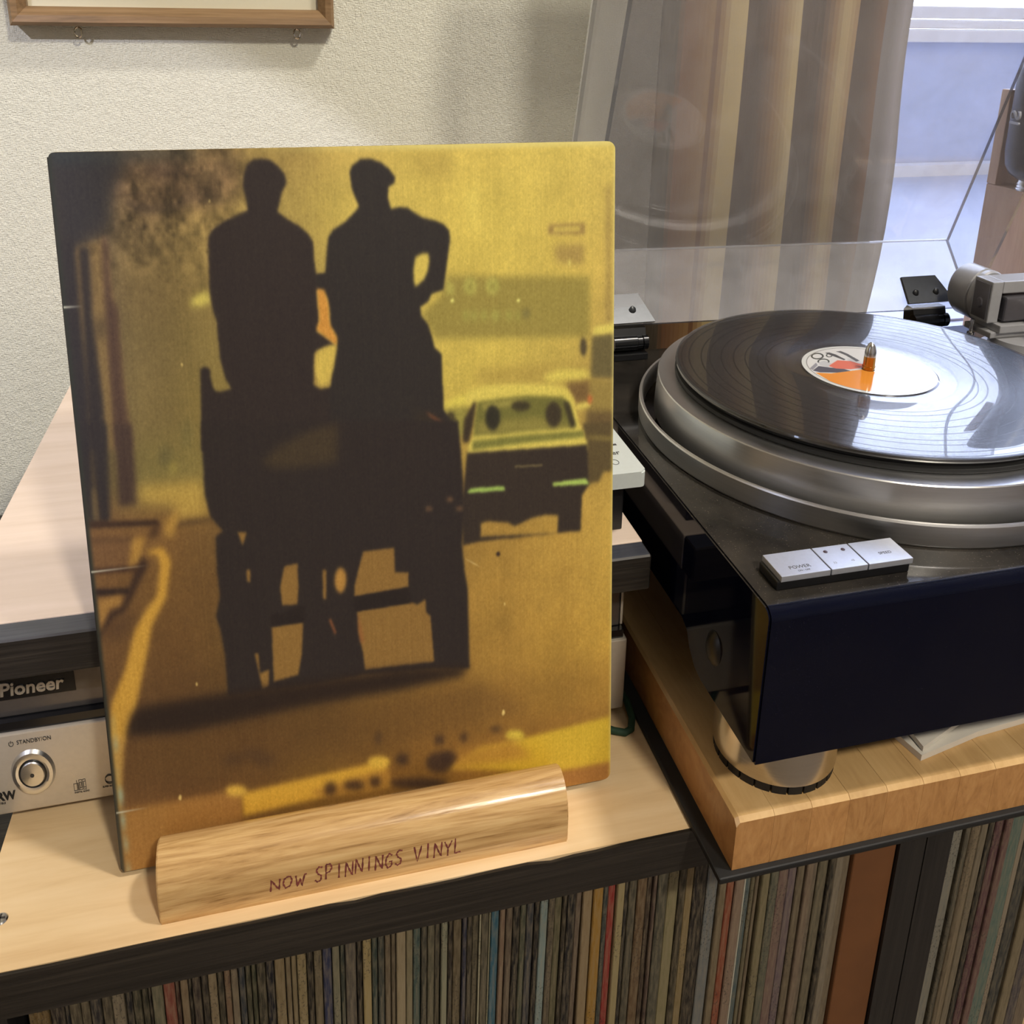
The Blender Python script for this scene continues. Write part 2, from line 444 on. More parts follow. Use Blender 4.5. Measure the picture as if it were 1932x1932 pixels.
PRINT_SHAPES = [
((98,76,56),14,0.75,[77,6,308,7,310,48,283,66,227,75,152,76,106,62,83,44]),
((62,50,44),5,0.8,[107,56,127,65,163,71,199,65,221,61,201,71,163,77,126,72]),
((128,104,70),8,0.5,[169,43,166,47,158,50,146,51,133,51,122,49,114,46,111,42,115,39,123,36,135,35,148,35,159,37,167,40]),
((112,90,62),10,0.4,[278,31,274,36,262,40,245,43,227,42,211,39,201,35,197,30,202,24,213,20,230,18,248,19,264,21,275,26]),
((138,108,74),8,0.5,[301,48,299,52,294,56,287,58,280,58,274,56,270,52,268,47,270,43,275,39,282,38,289,38,296,40,300,44]),
((70,54,46),8,0.6,[222,26,218,30,207,32,192,33,175,33,161,31,151,28,148,25,152,21,162,19,177,17,194,18,208,19,219,22]),
((72,56,48),7,0.5,[273,60,269,63,259,65,244,66,229,66,215,64,205,62,202,58,206,55,216,53,230,52,246,52,260,54,269,57]),
((48,44,45),10,1.0,[-2,-3,103,4,122,18,96,44,89,74,85,96,43,109,29,121,3,120]),
((45,55,60),8,0.7,[-2,-4,241,1,235,7,82,11,6,11]),
((152,134,66),5,1.0,[666,177,949,189,949,277,640,264,616,228,655,203]),
((178,168,84),4,1.0,[723,194,722,199,718,203,713,205,707,204,702,202,699,198,698,193,699,188,703,184,708,182,714,182,719,185,722,189]),
((146,134,64),3,1.0,[715,194,715,196,714,198,712,199,709,199,708,198,706,196,706,193,707,191,708,189,710,188,712,188,714,189,715,191]),
((178,168,84),4,1.0,[767,196,765,201,762,204,756,206,751,206,746,204,742,200,741,195,742,190,746,186,751,184,757,184,762,186,766,190]),
((146,134,64),3,1.0,[759,195,758,198,757,200,755,200,753,200,751,199,749,197,749,195,750,192,751,191,753,190,755,190,757,191,758,193]),
((180,168,84),4,1.0,[665,182,678,190,679,204,665,202]),
((165,158,78),4,0.7,[708,234,707,238,705,240,703,242,699,242,697,240,695,237,694,234,695,230,697,228,700,226,703,226,706,228,708,231]),
((165,158,78),4,0.7,[724,235,723,238,721,241,718,243,716,242,713,241,711,238,711,234,712,231,713,228,716,227,719,227,721,229,723,232]),
((165,158,78),4,0.7,[744,236,743,239,741,242,738,243,735,243,732,242,730,239,729,235,730,232,732,229,735,228,738,228,741,230,743,232]),
((165,158,78),4,0.7,[769,237,768,241,765,243,761,245,757,244,753,243,750,240,749,236,750,233,753,230,757,229,761,229,765,231,768,234]),
((165,158,78),4,0.7,[792,238,791,242,789,244,786,246,783,246,781,244,779,241,779,238,779,234,781,231,784,230,787,230,789,232,791,235]),
((165,158,78),4,0.7,[808,239,807,242,806,245,804,247,802,246,800,245,799,242,799,238,799,235,800,232,802,231,804,231,806,233,807,235]),
((118,108,62),4,0.9,[828,237,827,240,825,242,821,243,818,243,814,241,812,239,811,236,812,233,815,231,818,230,822,230,825,231,827,234]),
((225,215,120),1.5,1.0,[679,212,679,213,677,214,676,215,674,215,673,214,672,213,671,212,672,211,673,210,674,209,676,209,678,210,679,211]),
((225,215,120),1.5,1.0,[808,218,807,219,807,220,805,220,804,220,802,220,802,219,801,217,802,216,803,215,804,215,805,215,807,215,808,216]),
((150,120,70),3,0.8,[864,112,939,112,940,129,864,127]),
((198,172,86),2,0.9,[876,116,929,116,929,124,876,124]),
((148,120,70),6,0.7,[876,142,939,142,935,172,882,167]),
((225,205,110),2,1.0,[910,168,910,170,909,172,908,172,907,172,906,171,905,170,905,168,905,166,906,165,907,164,908,164,909,165,910,166]),
((150,125,72),5,0.7,[981,61,992,62,995,262,983,262]),
((168,142,70),8,0.5,[597,9,682,10,674,49,620,37]),
((222,198,98),7,0.6,[701,67,730,57,727,126,709,98]),
((168,140,68),7,0.6,[718,311,949,314,949,348,717,332]),
((105,92,58),4,1.0,[954,274,1004,273,1004,343,952,338]),
((80,68,48),3,1.0,[944,291,943,298,941,303,938,305,935,305,932,302,930,297,929,291,930,284,932,279,935,277,938,277,941,280,943,285]),
((216,196,96),3,1.0,[954,275,959,263,1004,259,1004,273]),
((150,126,66),4,1.0,[949,343,1004,345,1005,451,941,446]),
((105,84,52),5,1.0,[942,387,1005,392,1005,451,948,446]),
((92,76,48),3,1.0,[935,405,1001,409,1002,484,980,484,970,499,948,500]),
((140,120,64),3,0.8,[948,425,1001,431,1001,437,948,431]),
((214,192,90),4,1.0,[850,330,884,321,942,325,952,338,866,340]),
((120,92,54),4,1.0,[900,343,949,342,949,373,919,374]),
((222,200,98),3,1.0,[921,377,949,374,952,381,924,384]),
((200,110,60),3,1.0,[955,371,955,374,953,376,951,377,949,377,947,376,946,373,945,370,946,367,947,365,949,364,951,364,953,365,955,368]),
((218,198,88),4,1.0,[650,357,687,347,720,349,706,363,654,366]),
((150,138,66),4,1.0,[653,366,706,364,698,406,675,409]),
((72,62,40),3,1.0,[676,381,675,386,672,389,668,391,664,391,661,389,658,385,658,380,659,375,661,372,665,370,669,370,673,372,675,376]),
((216,194,92),3,1.0,[694,357,701,342,733,337,799,338,866,343,900,350,916,366,928,407,944,433,944,448,699,442,701,420,710,411,714,373]),
((112,106,52),3,1.0,[720,359,816,356,893,363,907,373,921,411,831,409,764,410,711,409,714,385]),
((186,168,84),4,0.8,[726,364,812,361,809,367,736,372]),
((156,140,70),5,0.7,[719,390,839,391,914,406,914,411,718,406]),
((48,44,34),3,1.0,[765,386,763,394,759,400,753,404,746,403,740,399,736,392,735,384,737,376,741,369,747,366,754,367,760,371,764,377]),
((62,52,38),3,1.0,[891,389,890,397,885,404,878,407,870,407,863,402,859,395,857,387,859,379,864,372,871,369,878,370,885,374,890,381]),
((62,54,36),3,1.0,[827,372,825,375,819,378,811,379,802,378,794,376,789,373,787,370,789,366,795,364,803,363,812,364,820,366,825,369]),
((60,52,36),3,1.0,[893,369,907,373,921,409,910,410]),
((120,116,56),3,1.0,[709,416,814,415,938,417,939,427,814,427,707,430]),
((60,48,36),3,1.0,[713,358,718,361,710,394,701,418,688,417,693,383]),
((54,44,38),2.5,1.0,[697,433,814,436,945,439,950,501,934,517,931,573,881,572,883,544,857,541,829,543,803,550,791,553,778,546,747,542,737,540,722,542,721,563,881,572,931,573,721,570,684,573,685,511]),
((160,186,92),2,1.0,[695,492,704,487,770,489,773,496,700,494]),
((168,190,94),2,1.0,[871,492,942,491,950,501,873,498]),
((120,105,70),1.5,0.8,[793,460,851,462,851,465,793,463]),
((138,108,64),4,0.62,[23,117,77,106,88,383,-6,377]),
((46,41,42),4,1.0,[3,104,27,105,26,158,25,306,20,378,-7,377]),
((46,40,40),4,1.0,[33,115,49,116,44,200,48,318,45,380,17,378,28,221]),
((76,56,46),4,1.0,[71,106,79,106,78,185,86,194,84,288,88,383,59,381,65,201]),
((64,52,40),6,0.7,[64,220,62,227,59,232,55,234,51,234,48,231,46,226,46,220,48,213,51,208,55,206,59,206,62,209,64,214]),
((44,39,40),4,1.0,[-3,341,22,343,17,432,20,477,3,478]),
((46,40,40),4,1.0,[22,343,50,345,40,479,21,479]),
((66,50,43),4,1.0,[63,346,91,348,88,458,57,458]),
((112,92,60),3,0.7,[15,431,20,432,21,475,11,474]),
((92,84,54),5,0.55,[154,397,152,403,148,407,143,410,138,409,134,406,132,401,131,395,133,390,137,385,141,383,146,383,151,386,153,391]),
((102,94,58),6,0.45,[191,368,189,377,186,384,182,387,178,387,175,383,174,376,174,367,176,358,179,351,182,348,186,348,189,352,191,359]),
((178,158,74),5,0.6,[160,414,159,417,157,420,155,422,152,422,150,420,149,417,149,413,150,409,152,406,154,404,157,404,159,406,160,410]),
((196,160,76),8,0.75,[94,433,204,434,211,487,155,487,152,466,91,456]),
((52,36,30),3,1.0,[3,476,121,483,122,491,3,484]),
((64,46,34),4,0.9,[155,489,212,488,213,493,151,495]),
((70,48,34),4,0.8,[109,490,124,486,119,507,101,508]),
((196,150,68),5,0.7,[132,487,157,471,155,487,144,509,130,508]),
((112,80,52),5,0.8,[2,499,85,504,70,547,2,542]),
((62,42,34),3,1.0,[3,541,75,544,77,552,3,548]),
((44,32,30),3,1.0,[2,570,65,575,62,584,4,580]),
((66,46,34),4,0.7,[3,499,79,504,76,508,3,504]),
((60,42,34),4,1.0,[86,530,99,543,64,589,50,609,32,614,3,642,0,637,25,601,45,599,66,565]),
((84,60,42),8,0.7,[32,614,67,611,58,634,22,649,4,647]),
((170,125,64),4,0.8,[6,587,49,582,43,598,25,601,2,632]),
((200,150,64),4,0.6,[74,505,96,505,84,536,63,546]),
((200,150,62),4,1.0,[97,525,125,522,137,543,123,595,94,633,81,673,51,755,26,800,-1,796,11,738,40,692,63,637,87,608,107,591,117,552,116,533,99,529]),
((196,150,74),4,0.9,[1,786,30,790,19,846,3,927,-5,993,-8,958]),
((216,196,96),5,1.0,[202,197,216,185,238,179,241,196,220,199]),
((48,39,37),2.2,1.0,[311,32,318,20,329,14,343,13,357,15,370,23,381,34,383,45,373,58,369,70,364,81,382,92,401,101,416,112,424,123,424,147,426,165,443,165,443,181,426,188,426,204,427,229,421,242,442,254,454,262,432,265,415,272,411,316,423,322,449,320,469,329,473,414,205,394,211,326,214,282,222,279,230,283,231,297,234,310,241,315,265,312,256,298,249,269,248,220,243,205,240,179,242,145,244,111,252,101,272,91,298,83,314,78,312,63,308,48]),
((46,40,38),2.2,1.0,[494,33,499,25,514,17,534,17,552,22,566,31,576,41,574,49,563,54,561,68,566,83,581,81,596,82,608,89,623,96,647,101,662,106,673,115,674,129,668,155,664,173,659,196,636,201,630,211,614,218,616,231,628,243,634,259,639,276,652,286,652,309,653,335,653,366,664,379,669,401,678,427,677,441,435,423,439,332,445,304,453,277,457,262,456,250,446,236,447,218,443,196,432,186,425,180,427,167,442,165,447,135,451,117,461,107,482,98,502,84,508,78,504,69,497,56]),
((208,182,86),2.5,1.0,[608,149,621,144,633,145,634,156,630,170,622,181,606,190,603,180,604,164]),
((205,142,62),2.5,1.0,[426,185,439,187,445,205,446,234,458,253,456,264,442,254,421,240,428,227]),
((208,178,84),3,1.0,[420,270,444,263,456,264,449,291,437,315,421,317,415,294]),
((54,44,34),6,0.7,[591,362,635,375,663,393,665,423,614,409]),
((140,80,48),2.5,0.8,[616,366,635,375,657,388,666,406,662,410,650,390,631,378]),
((46,38,36),2.5,1.0,[209,352,681,384,685,427,688,471,690,524,683,572,687,614,692,639,692,705,692,770,620,762,480,754,388,757,219,754,219,693,214,653,208,632,218,602,216,567,218,516,232,509,212,488,205,455,206,407]),
((72,58,40),6,0.75,[307,418,344,397,405,378,451,372,447,428,401,430,335,429]),
((140,104,54),2,1.0,[338,571,363,569,362,606,358,630,330,629,328,602]),
((140,104,54),2,1.0,[308,659,367,658,361,706,352,738,305,743]),
((140,104,54),2,1.0,[273,695,280,696,280,727,298,723,295,749,283,751]),
((140,104,54),2,1.0,[258,513,274,515,265,533]),
((140,104,54),2,1.0,[269,569,276,570,274,588,269,587]),
((140,104,54),2,1.0,[409,583,416,584,413,628,407,628]),
((140,104,54),2,1.0,[488,563,548,563,548,601,574,604,573,627,467,630,468,614,478,587]),
((140,104,54),2,1.0,[471,653,579,651,589,656,606,649,607,670,615,676,617,705,620,750,481,746,478,717,472,688]),
((40,32,30),2,1.0,[464,631,574,627,576,651,466,653]),
((40,32,30),2,1.0,[308,642,373,634,371,658,308,658]),
((176,128,62),3,1.0,[453,604,451,612,448,618,443,622,438,621,434,617,431,610,431,601,432,593,436,587,441,583,446,584,450,588,453,595]),
((150,88,52),2,0.8,[415,659,420,659,429,681,426,685]),
((150,88,50),3,0.7,[472,655,478,681,482,705,474,701,472,683]),
((150,108,72),3,0.65,[626,512,625,513,623,514,620,514,617,514,614,513,612,512,612,510,613,509,615,508,617,508,621,508,623,509,625,510]),
((150,108,72),3,0.65,[667,501,667,502,665,503,662,504,659,503,656,502,654,501,653,500,654,498,656,497,659,497,662,497,665,498,667,499]),
((150,108,72),3,0.65,[687,516,686,518,684,519,681,519,678,519,675,518,673,517,672,515,673,514,675,513,678,512,681,513,684,514,686,515]),
((44,32,26),7,1.0,[59,750,219,749,389,751,556,752,693,765,674,781,543,787,386,788,264,793,138,800,31,792,43,760]),
((108,76,40),9,0.4,[32,799,263,806,489,806,707,795,819,854,593,877,277,875,15,862]),
((156,110,56),5,1.0,[-3,903,111,902,231,902,229,953,79,965,67,1021,0,1000]),
((206,158,58),4,1.0,[231,909,371,903,514,897,523,942,396,939,230,947]),
((216,172,72),4,1.0,[241,907,239,910,233,913,224,913,215,912,207,909,202,905,200,901,203,897,209,895,217,895,226,896,234,899,239,903]),
((206,170,54),4,1.0,[792,902,1001,890,1008,973,888,973,638,929,709,904]),
((212,186,70),4,1.0,[808,898,805,901,799,904,791,904,781,903,772,900,767,896,765,892,767,888,773,885,781,885,791,886,800,889,805,893]),
((214,172,68),4,1.0,[524,902,521,906,514,908,505,909,495,908,485,904,479,900,477,895,480,891,486,889,496,888,506,890,515,893,521,897]),
((170,122,52),8,0.8,[645,902,780,900,827,937,649,935]),
((158,108,54),5,1.0,[876,971,1004,972,1001,1007,900,1001]),
((150,104,48),5,0.7,[359,928,480,915,525,912,523,944,395,943]),
((56,40,34),5,0.85,[653,922,649,929,641,934,630,936,617,934,605,929,598,921,595,913,599,906,607,901,618,899,631,901,642,906,650,914]),
((56,40,34),5,0.85,[561,903,560,907,556,910,550,911,544,910,539,907,535,903,534,899,536,895,540,892,545,891,551,892,557,894,560,898]),
((56,40,34),5,0.85,[413,930,411,935,408,938,403,940,397,939,393,936,390,932,389,926,391,921,394,918,399,916,404,917,409,920,412,925]),
((56,40,34),5,0.85,[470,933,468,936,462,938,453,938,443,937,434,934,429,930,427,926,429,923,435,921,444,921,454,922,463,925,468,929]),
((56,40,34),5,0.85,[503,932,502,936,498,938,493,940,488,939,483,936,480,933,479,928,480,925,484,922,489,921,494,922,499,924,502,928]),
((56,40,34),5,0.85,[643,955,636,958,618,959,593,957,565,953,540,947,524,941,518,936,524,933,541,933,566,935,594,939,619,944,636,950]),
((56,40,34),5,0.85,[636,881,635,885,632,887,627,888,623,887,619,885,616,882,615,878,616,875,619,872,624,871,628,872,632,874,635,877]),
((56,40,34),5,0.85,[684,883,683,886,681,889,678,890,674,889,671,887,669,884,668,881,669,878,671,876,675,875,678,875,681,877,684,880]),
((56,40,34),5,0.85,[505,859,505,864,503,868,501,869,499,869,498,867,497,863,497,858,497,854,499,850,501,848,503,848,504,851,505,855]),
((56,40,34),5,0.85,[758,879,756,881,753,882,748,883,742,882,737,880,733,878,732,876,733,874,737,873,742,873,748,874,753,875,757,877]),
((56,40,34),5,0.85,[662,914,660,918,655,921,648,922,640,921,633,918,629,914,627,909,629,904,634,901,641,900,649,901,655,904,660,908]),
((70,50,36),7,0.6,[275,854,272,857,266,859,258,860,249,858,241,856,235,852,234,848,236,844,242,842,250,842,259,843,268,846,273,850]),
((70,50,36),7,0.6,[238,857,236,861,230,863,221,863,212,862,204,859,199,855,197,851,200,848,206,846,214,845,223,846,231,849,236,853]),
((70,50,36),7,0.6,[300,866,297,870,291,872,283,872,274,871,266,868,260,864,258,860,261,857,267,854,275,854,284,855,293,858,298,862]),
((225,195,120),1,0.8,[252,65,252,66,251,67,249,66,249,65,250,63,251,62,252,63]),
((225,195,120),1,0.8,[186,274,185,276,184,277,183,276,182,274,183,272,184,272,185,273]),
((225,195,120),1,0.8,[770,674,770,676,768,677,767,676,766,674,767,672,768,671,770,672]),
((225,195,120),1,0.8,[764,851,764,854,762,854,761,853,760,851,761,849,762,848,764,849]),
((225,195,120),1,0.8,[766,853,764,856,762,858,759,856,759,852,760,848,762,847,765,849]),
((225,195,120),1,0.8,[166,729,165,731,163,732,162,731,162,728,163,726,164,726,165,727]),
((225,195,120),1,0.8,[119,899,118,903,116,904,114,902,113,899,115,895,117,894,119,896]),
((50,35,30),1.5,1.0,[761,594,760,595,759,596,757,597,756,597,754,596,753,595,752,593,753,591,754,590,756,590,758,590,759,591,760,592]),
((210,180,120),1,0.7,[685,592,705,601,720,611,703,603]),
]
LABEL_SHAPES = [
((236,150,60),3,1.0,[56,478,165,518,313,506,464,495,605,642,831,819,490,995,254,945,141,831,73,661]),
((90,90,104),2,1.0,[59,437,154,363,230,412,317,456,343,504,223,513,95,482]),
((150,150,160),2,1.0,[57,394,173,296,157,346,63,429]),
((226,120,100),3,1.0,[230,378,370,284,463,321,497,381,551,409,483,465,363,474,258,436]),
((80,84,84),1.5,1.0,[313,181,295,204,273,222,249,233,226,236,209,230,198,215,196,196,203,173,217,148,238,128,261,112,286,104,306,106,321,117,327,135,325,157,313,181,299,178,306,163,307,147,302,135,291,128,277,127,259,132,243,141,229,155,219,172,214,187,217,201,225,211,238,214,254,213,271,206,287,194,299,178]),
((80,84,84),1.5,1.0,[293,294,278,314,258,329,237,338,216,340,200,334,189,323,187,305,192,286,205,265,222,248,244,235,265,229,285,230,298,240,304,254,303,274,293,294,281,292,287,279,287,266,282,255,271,250,257,248,242,251,227,259,214,271,207,285,204,297,207,309,214,318,226,322,241,321,256,315,270,305,281,292]),
((80,84,84),1.5,1.0,[393,179,381,194,368,206,355,212,343,214,334,212,330,203,330,191,335,176,345,161,358,148,370,138,384,134,394,134,401,139,403,150,400,165,393,179,383,177,388,168,390,158,389,151,385,147,378,147,369,150,361,157,353,166,346,175,343,185,342,193,345,199,351,201,359,200,367,195,376,187,383,177]),
((90,92,96),1.5,1.0,[364,118,403,117,429,169,445,281,422,294,390,207,368,147]),
((95,97,102),1.5,1.0,[466,111,513,107,532,171,540,327,503,338,497,201,481,133]),
((200,200,205),1.5,1.0,[186,299,262,270,279,335,216,401,176,350]),
]
SPINES = [(-499,-388,(112,88,48)),(-388,-309,(40,34,33)),(-309,-280,(36,36,40)),(-280,-218,(82,74,58)),(-218,-169,(92,82,64)),(-169,-109,(46,44,46)),(-109,-51,(78,70,56)),(-51,18,(128,116,96)),(18,59,(30,31,36)),(59,106,(62,60,46)),(106,144,(56,54,42)),(144,168,(34,30,28)),(168,233,(106,102,80)),(233,301,(134,72,58)),(301,325,(70,44,36)),(325,373,(132,112,86)),(373,397,(24,22,22)),(397,445,(62,52,46)),(445,487,(54,48,42)),(487,539,(137,120,92)),(539,576,(56,52,41)),(576,618,(128,102,80)),(618,661,(122,108,88)),(661,701,(50,56,62)),(701,735,(70,68,52)),(735,769,(64,66,48)),(769,825,(60,56,43)),(825,875,(22,24,34)),(875,938,(132,114,82)),(938,973,(126,110,84)),(973,1008,(134,118,88)),(1008,1068,(148,130,92)),(1068,1109,(30,25,22)),(1109,1164,(112,100,77)),(1164,1222,(50,56,84)),(1222,1270,(122,118,96)),(1270,1302,(56,64,56)),(1302,1374,(96,88,78)),(1374,1410,(26,22,20)),(1410,1466,(164,144,97)),(1466,1505,(54,68,62)),(1505,1548,(62,66,60)),(1548,1588,(108,94,74)),(1588,1621,(98,86,68)),(1621,1684,(154,138,108)),(1684,1731,(132,122,94)),(1731,1782,(76,94,87)),(1782,1822,(70,68,58)),(1822,1870,(97,92,73)),(1870,1911,(76,71,59)),(1911,1955,(138,138,114)),(1955,1989,(34,28,24)),(1989,2048,(102,89,66)),(2048,2079,(48,52,72)),(2079,2117,(56,51,43)),(2117,2162,(87,80,63)),(2162,2176,(182,176,146)),(2176,2228,(86,81,66)),(2228,2242,(150,146,120)),(2242,2298,(58,102,118)),(2298,2337,(130,106,86)),(2337,2383,(96,82,68)),(2383,2432,(24,24,24)),(2432,2475,(76,79,63)),(2475,2529,(60,62,66)),(2529,2565,(22,22,24)),(2565,2622,(132,148,143)),(2622,2669,(92,82,66)),(2669,2723,(97,92,67)),(2723,2756,(52,46,36)),(2756,2818,(26,26,30)),(2818,2862,(112,96,82)),(2862,2932,(152,130,97)),(2932,3003,(168,127,55)),(3003,3043,(60,68,66)),(3043,3099,(156,56,50)),(3099,3156,(168,152,108)),(3156,3190,(38,38,36)),(3190,3250,(80,76,63)),(3250,3322,(107,84,59)),(3322,3364,(66,52,42)),(3364,3394,(92,74,66)),(3394,3471,(81,79,66)),(3471,3556,(143,133,97)),(3556,3610,(60,54,40)),(3610,3673,(143,123,84)),(3673,3775,(36,32,30)),(3775,3862,(122,125,123)),(3862,3921,(122,107,82)),(3921,3981,(146,76,52)),(3981,4053,(143,120,102)),(4053,4069,(225,220,200)),(4069,4122,(86,102,103)),(4122,4158,(112,104,80)),(4158,4190,(118,104,84)),(4190,4256,(128,118,87)),(4256,4325,(86,87,73)),(4325,4407,(112,90,82)),(4407,4478,(102,87,90)),(4478,4540,(102,90,72)),(4540,4598,(117,100,84)),(4598,4649,(104,92,78)),(4649,4729,(97,90,72)),(4729,4775,(34,32,28)),(4775,4843,(122,112,96)),(4843,4911,(114,102,84)),(4911,5262,(118,73,34)),(5721,5862,(128,126,116)),(5862,5908,(82,78,66)),(5908,5954,(96,84,66)),(5954,6019,(124,110,88)),(6019,6088,(114,104,86)),(6088,6139,(44,42,38)),(6139,6214,(92,62,66)),(6214,6280,(104,76,72)),(6280,6403,(92,110,100)),(6403,6460,(140,128,110)),(6460,6565,(58,60,58)),(6565,6661,(120,108,84)),(6661,6758,(76,70,72)),(6758,6885,(110,96,80))]
PRINT_GAIN = (1.10, 1.17, 1.18)

# ------------------------------------------------------------------ materials
MAT = {}
MAT['wall'] = None
def wallpaper():
    t = NT('embossed_wallpaper')
    t.setup(0.75, 0, 0.25)
    v = t.coords((1, 1, 0.72))
    weave_a = t.noise(t.coords((260, 260, 1100)), 1.0, 2, 0.5)
    weave_b = t.noise(t.coords((900, 900, 220)), 1.0, 2, 0.5)
    soft = t.noise(v, 130, 3)
    h = t.math('ADD', t.math('ADD', t.math('MULTIPLY', weave_a, 0.6), t.math('MULTIPLY', weave_b, 0.5)), t.math('MULTIPLY', soft, 0.6))
    tone = t.noise(v, 2.0, 3)
    t.link(t.ramp(tone, [(0.3, lin((222, 220, 203))), (0.7, lin((231, 230, 214)))]), t.b.inputs['Base Color'])
    t.bump(h, 1.0, 0.0026)
    return t.m
M_wall = wallpaper()
M_paint = plain('white_gloss_paint', (232, 232, 236), 0.35, var=0.03, scale=8)
M_sill = plain('white_sill_paint', (176, 184, 206), 0.4, var=0.05, scale=6)
M_roomwall = plain('room_wall_paint', (176, 166, 150), 0.8, var=0.05, scale=3)
M_ceiling = plain('ceiling_paint', (225, 220, 208), 0.9, var=0.03, scale=3)
M_carpet = plain('carpet', (128, 114, 98), 0.95, var=0.25, scale=120, bump=0.5)
M_beech = wood('beech_laminate', [(214, 180, 134), (231, 201, 156), (240, 213, 172)], (2.2, 26, 26), 0.38, 0.15, 0.02)
M_beech_pale = wood('beech_laminate_pale', [(212, 190, 170), (222, 202, 184), (230, 210, 194)], (2.2, 24, 24), 0.30, 0.2, 0.02)
M_darkwood = wood('dark_ash_edging', [(18, 16, 14), (38, 34, 30), (58, 52, 45)], (3, 130, 130), 0.42, 0.1, 0.25, dist=2.0)
M_darksheen = wood('dark_ash_painted_sheen', [(46, 48, 56), (62, 64, 72), (72, 74, 82)], (3, 110, 110), 0.16, 0.5, 0.04, dist=1.5)  # lighter bluish tone paints a reflection on top of the riser edging
M_divider = wood('dark_ash_upright', [(22, 21, 22), (36, 34, 33), (46, 43, 40)], (130, 130, 3), 0.5, 0.0, 0.2, dist=1.5)
M_oak = wood('lacquered_oak', [(146, 108, 62), (190, 150, 96), (210, 172, 116), (220, 186, 130)], (5, 75, 75), 0.24, 0.5, 0.12, dist=3.2)
M_block = wood('butcher_block_top', [(188, 150, 98), (204, 166, 112), (214, 178, 124)], (38, 7, 30), 0.42, 0.1, 0.06, dist=1.0, vary=0.06)
M_block_front = wood('butcher_block_end', [(164, 116, 66), (184, 134, 80), (196, 148, 92)], (60, 26, 22), 0.4, 0.15, 0.06, dist=3.5, vary=0.07, rot=(0, 0.5, 0))
M_rubber = plain('black_rubber', (18, 18, 18), 0.6, var=0.2, scale=120, bump=0.1)
M_frame = wood('walnut_moulding', [(102, 80, 54), (134, 106, 74), (152, 124, 90)], (5, 90, 90), 0.4, 0.2, 0.08)
M_mount = plain('cream_mount_board', (250, 238, 206), 0.8, var=0.02, scale=10)
M_brass = plain('steel_screw', (190, 180, 160), 0.25, 1.0, var=0.05)
M_steel = plain('bright_steel', (200, 198, 196), 0.2, 1.0, var=0.04)
M_black = plain('black_plastic', (20, 20, 22), 0.4, var=0.15, scale=80)
M_blackgloss = plain('black_satin_plastic', (14, 15, 18), 0.22, var=0.1)
M_grey = plain('grey_anodised_plate', (72, 74, 76), 0.35, 0.6, var=0.06, scale=200)
M_silver = plain('silver_fascia', (204, 194, 178), 0.40, 0.45, var=0.03, scale=300)
M_silverdark = plain('smoked_silver_fascia', (112, 106, 100), 0.28, 0.7, var=0.04, scale=300)
M_plate = plain('pale_silver_plate', (208, 214, 210), 0.42, 0.15, var=0.02, scale=300)
M_button = plain('brushed_button_cap', (200, 204, 214), 0.32, 0.7, var=0.03, scale=400)
M_ink = plain('dark_print', (58, 56, 54), 0.6, var=0.05)
M_inkblack = plain('black_print', (24, 24, 24), 0.6, var=0.05)
M_logo = plain('raised_silver_letters', (206, 200, 190), 0.3, 0.7, var=0.02)
M_pale = plain('pale_print', (168, 170, 176), 0.5, var=0.02)
M_pen = plain('faded_purple_pen', (116, 52, 48), 0.7, var=0.35, scale=260)
M_armgrey = plain('tonearm_grey_enamel', (158, 158, 160), 0.34, 0.2, var=0.03, scale=200)
M_armdark = plain('tonearm_dark_enamel', (96, 94, 98), 0.38, 0.5, var=0.04, scale=200)
M_paper = plain('white_folded_paper', (220, 214, 202), 0.8, var=0.04, scale=30)
M_green = plain('green_cord_cover', (30, 62, 42), 0.7, var=0.2, scale=300)
M_cable = plain('grey_cord', (110, 112, 128), 0.6)
M_tan = wood('pale_pine', [(188, 152, 126), (206, 170, 142), (216, 182, 152)], (30, 30, 4), 0.5, 0.0, 0.05)
M_navy = plain('dark_navy_glaze', (30, 36, 52), 0.3, var=0.1)

def piano_black(name, dust, base=(3, 6, 24)):
    t = NT(name)
    t.setup(0.05, 0, 0.14, 0.0)
    d1 = t.noise(t.coords(), 900, 2, 0.5)
    d2 = t.noise(t.coords(), 14, 4, 0.6)
    spk = t.ramp(d1, [(0.66, (0, 0, 0)), (0.74, (1, 1, 1))])
    veil = t.ramp(d2, [(0.35, (0.25, 0.25, 0.25)), (0.7, (1, 1, 1))])
    fac = t.math('MULTIPLY', t.math('ADD', t.math('MULTIPLY', spk, 0.5), t.math('MULTIPLY', veil, 0.30)), dust)
    t.link(t.mix(fac, lin(base), lin((150, 140, 126))), t.b.inputs['Base Color'])
    t.link(t.math('ADD', t.math('MULTIPLY', fac, 0.5), 0.05), t.b.inputs['Roughness'])
    return t.m
M_piano = piano_black('piano_black_lacquer', 0.03)
M_deck = piano_black('dusty_piano_black_lacquer', 0.46, (11, 11, 13))

def turned_metal(name, c, rough=0.26, axis_scale=(30, 30, 900)):
    t = NT(name)
    t.setup(rough, 1.0)
    f = t.noise(t.coords(axis_scale), 1.0, 3)
    a = lin(c)
    t.link(t.ramp(f, [(0.3, tuple(v * 0.96 for v in a)), (0.7, tuple(min(1, v * 1.03) for v in a))]), t.b.inputs['Base Color'])
    t.link(t.math('ADD', t.math('MULTIPLY', f, 0.10), rough - 0.05), t.b.inputs['Roughness'])
    return t.m
M_platter = turned_metal('turned_aluminium', (208, 207, 206), 0.31)
M_rim = turned_metal('polished_rim', (220, 219, 217), 0.32)
M_foot = turned_metal('turned_foot_metal', (208, 204, 196), 0.22)

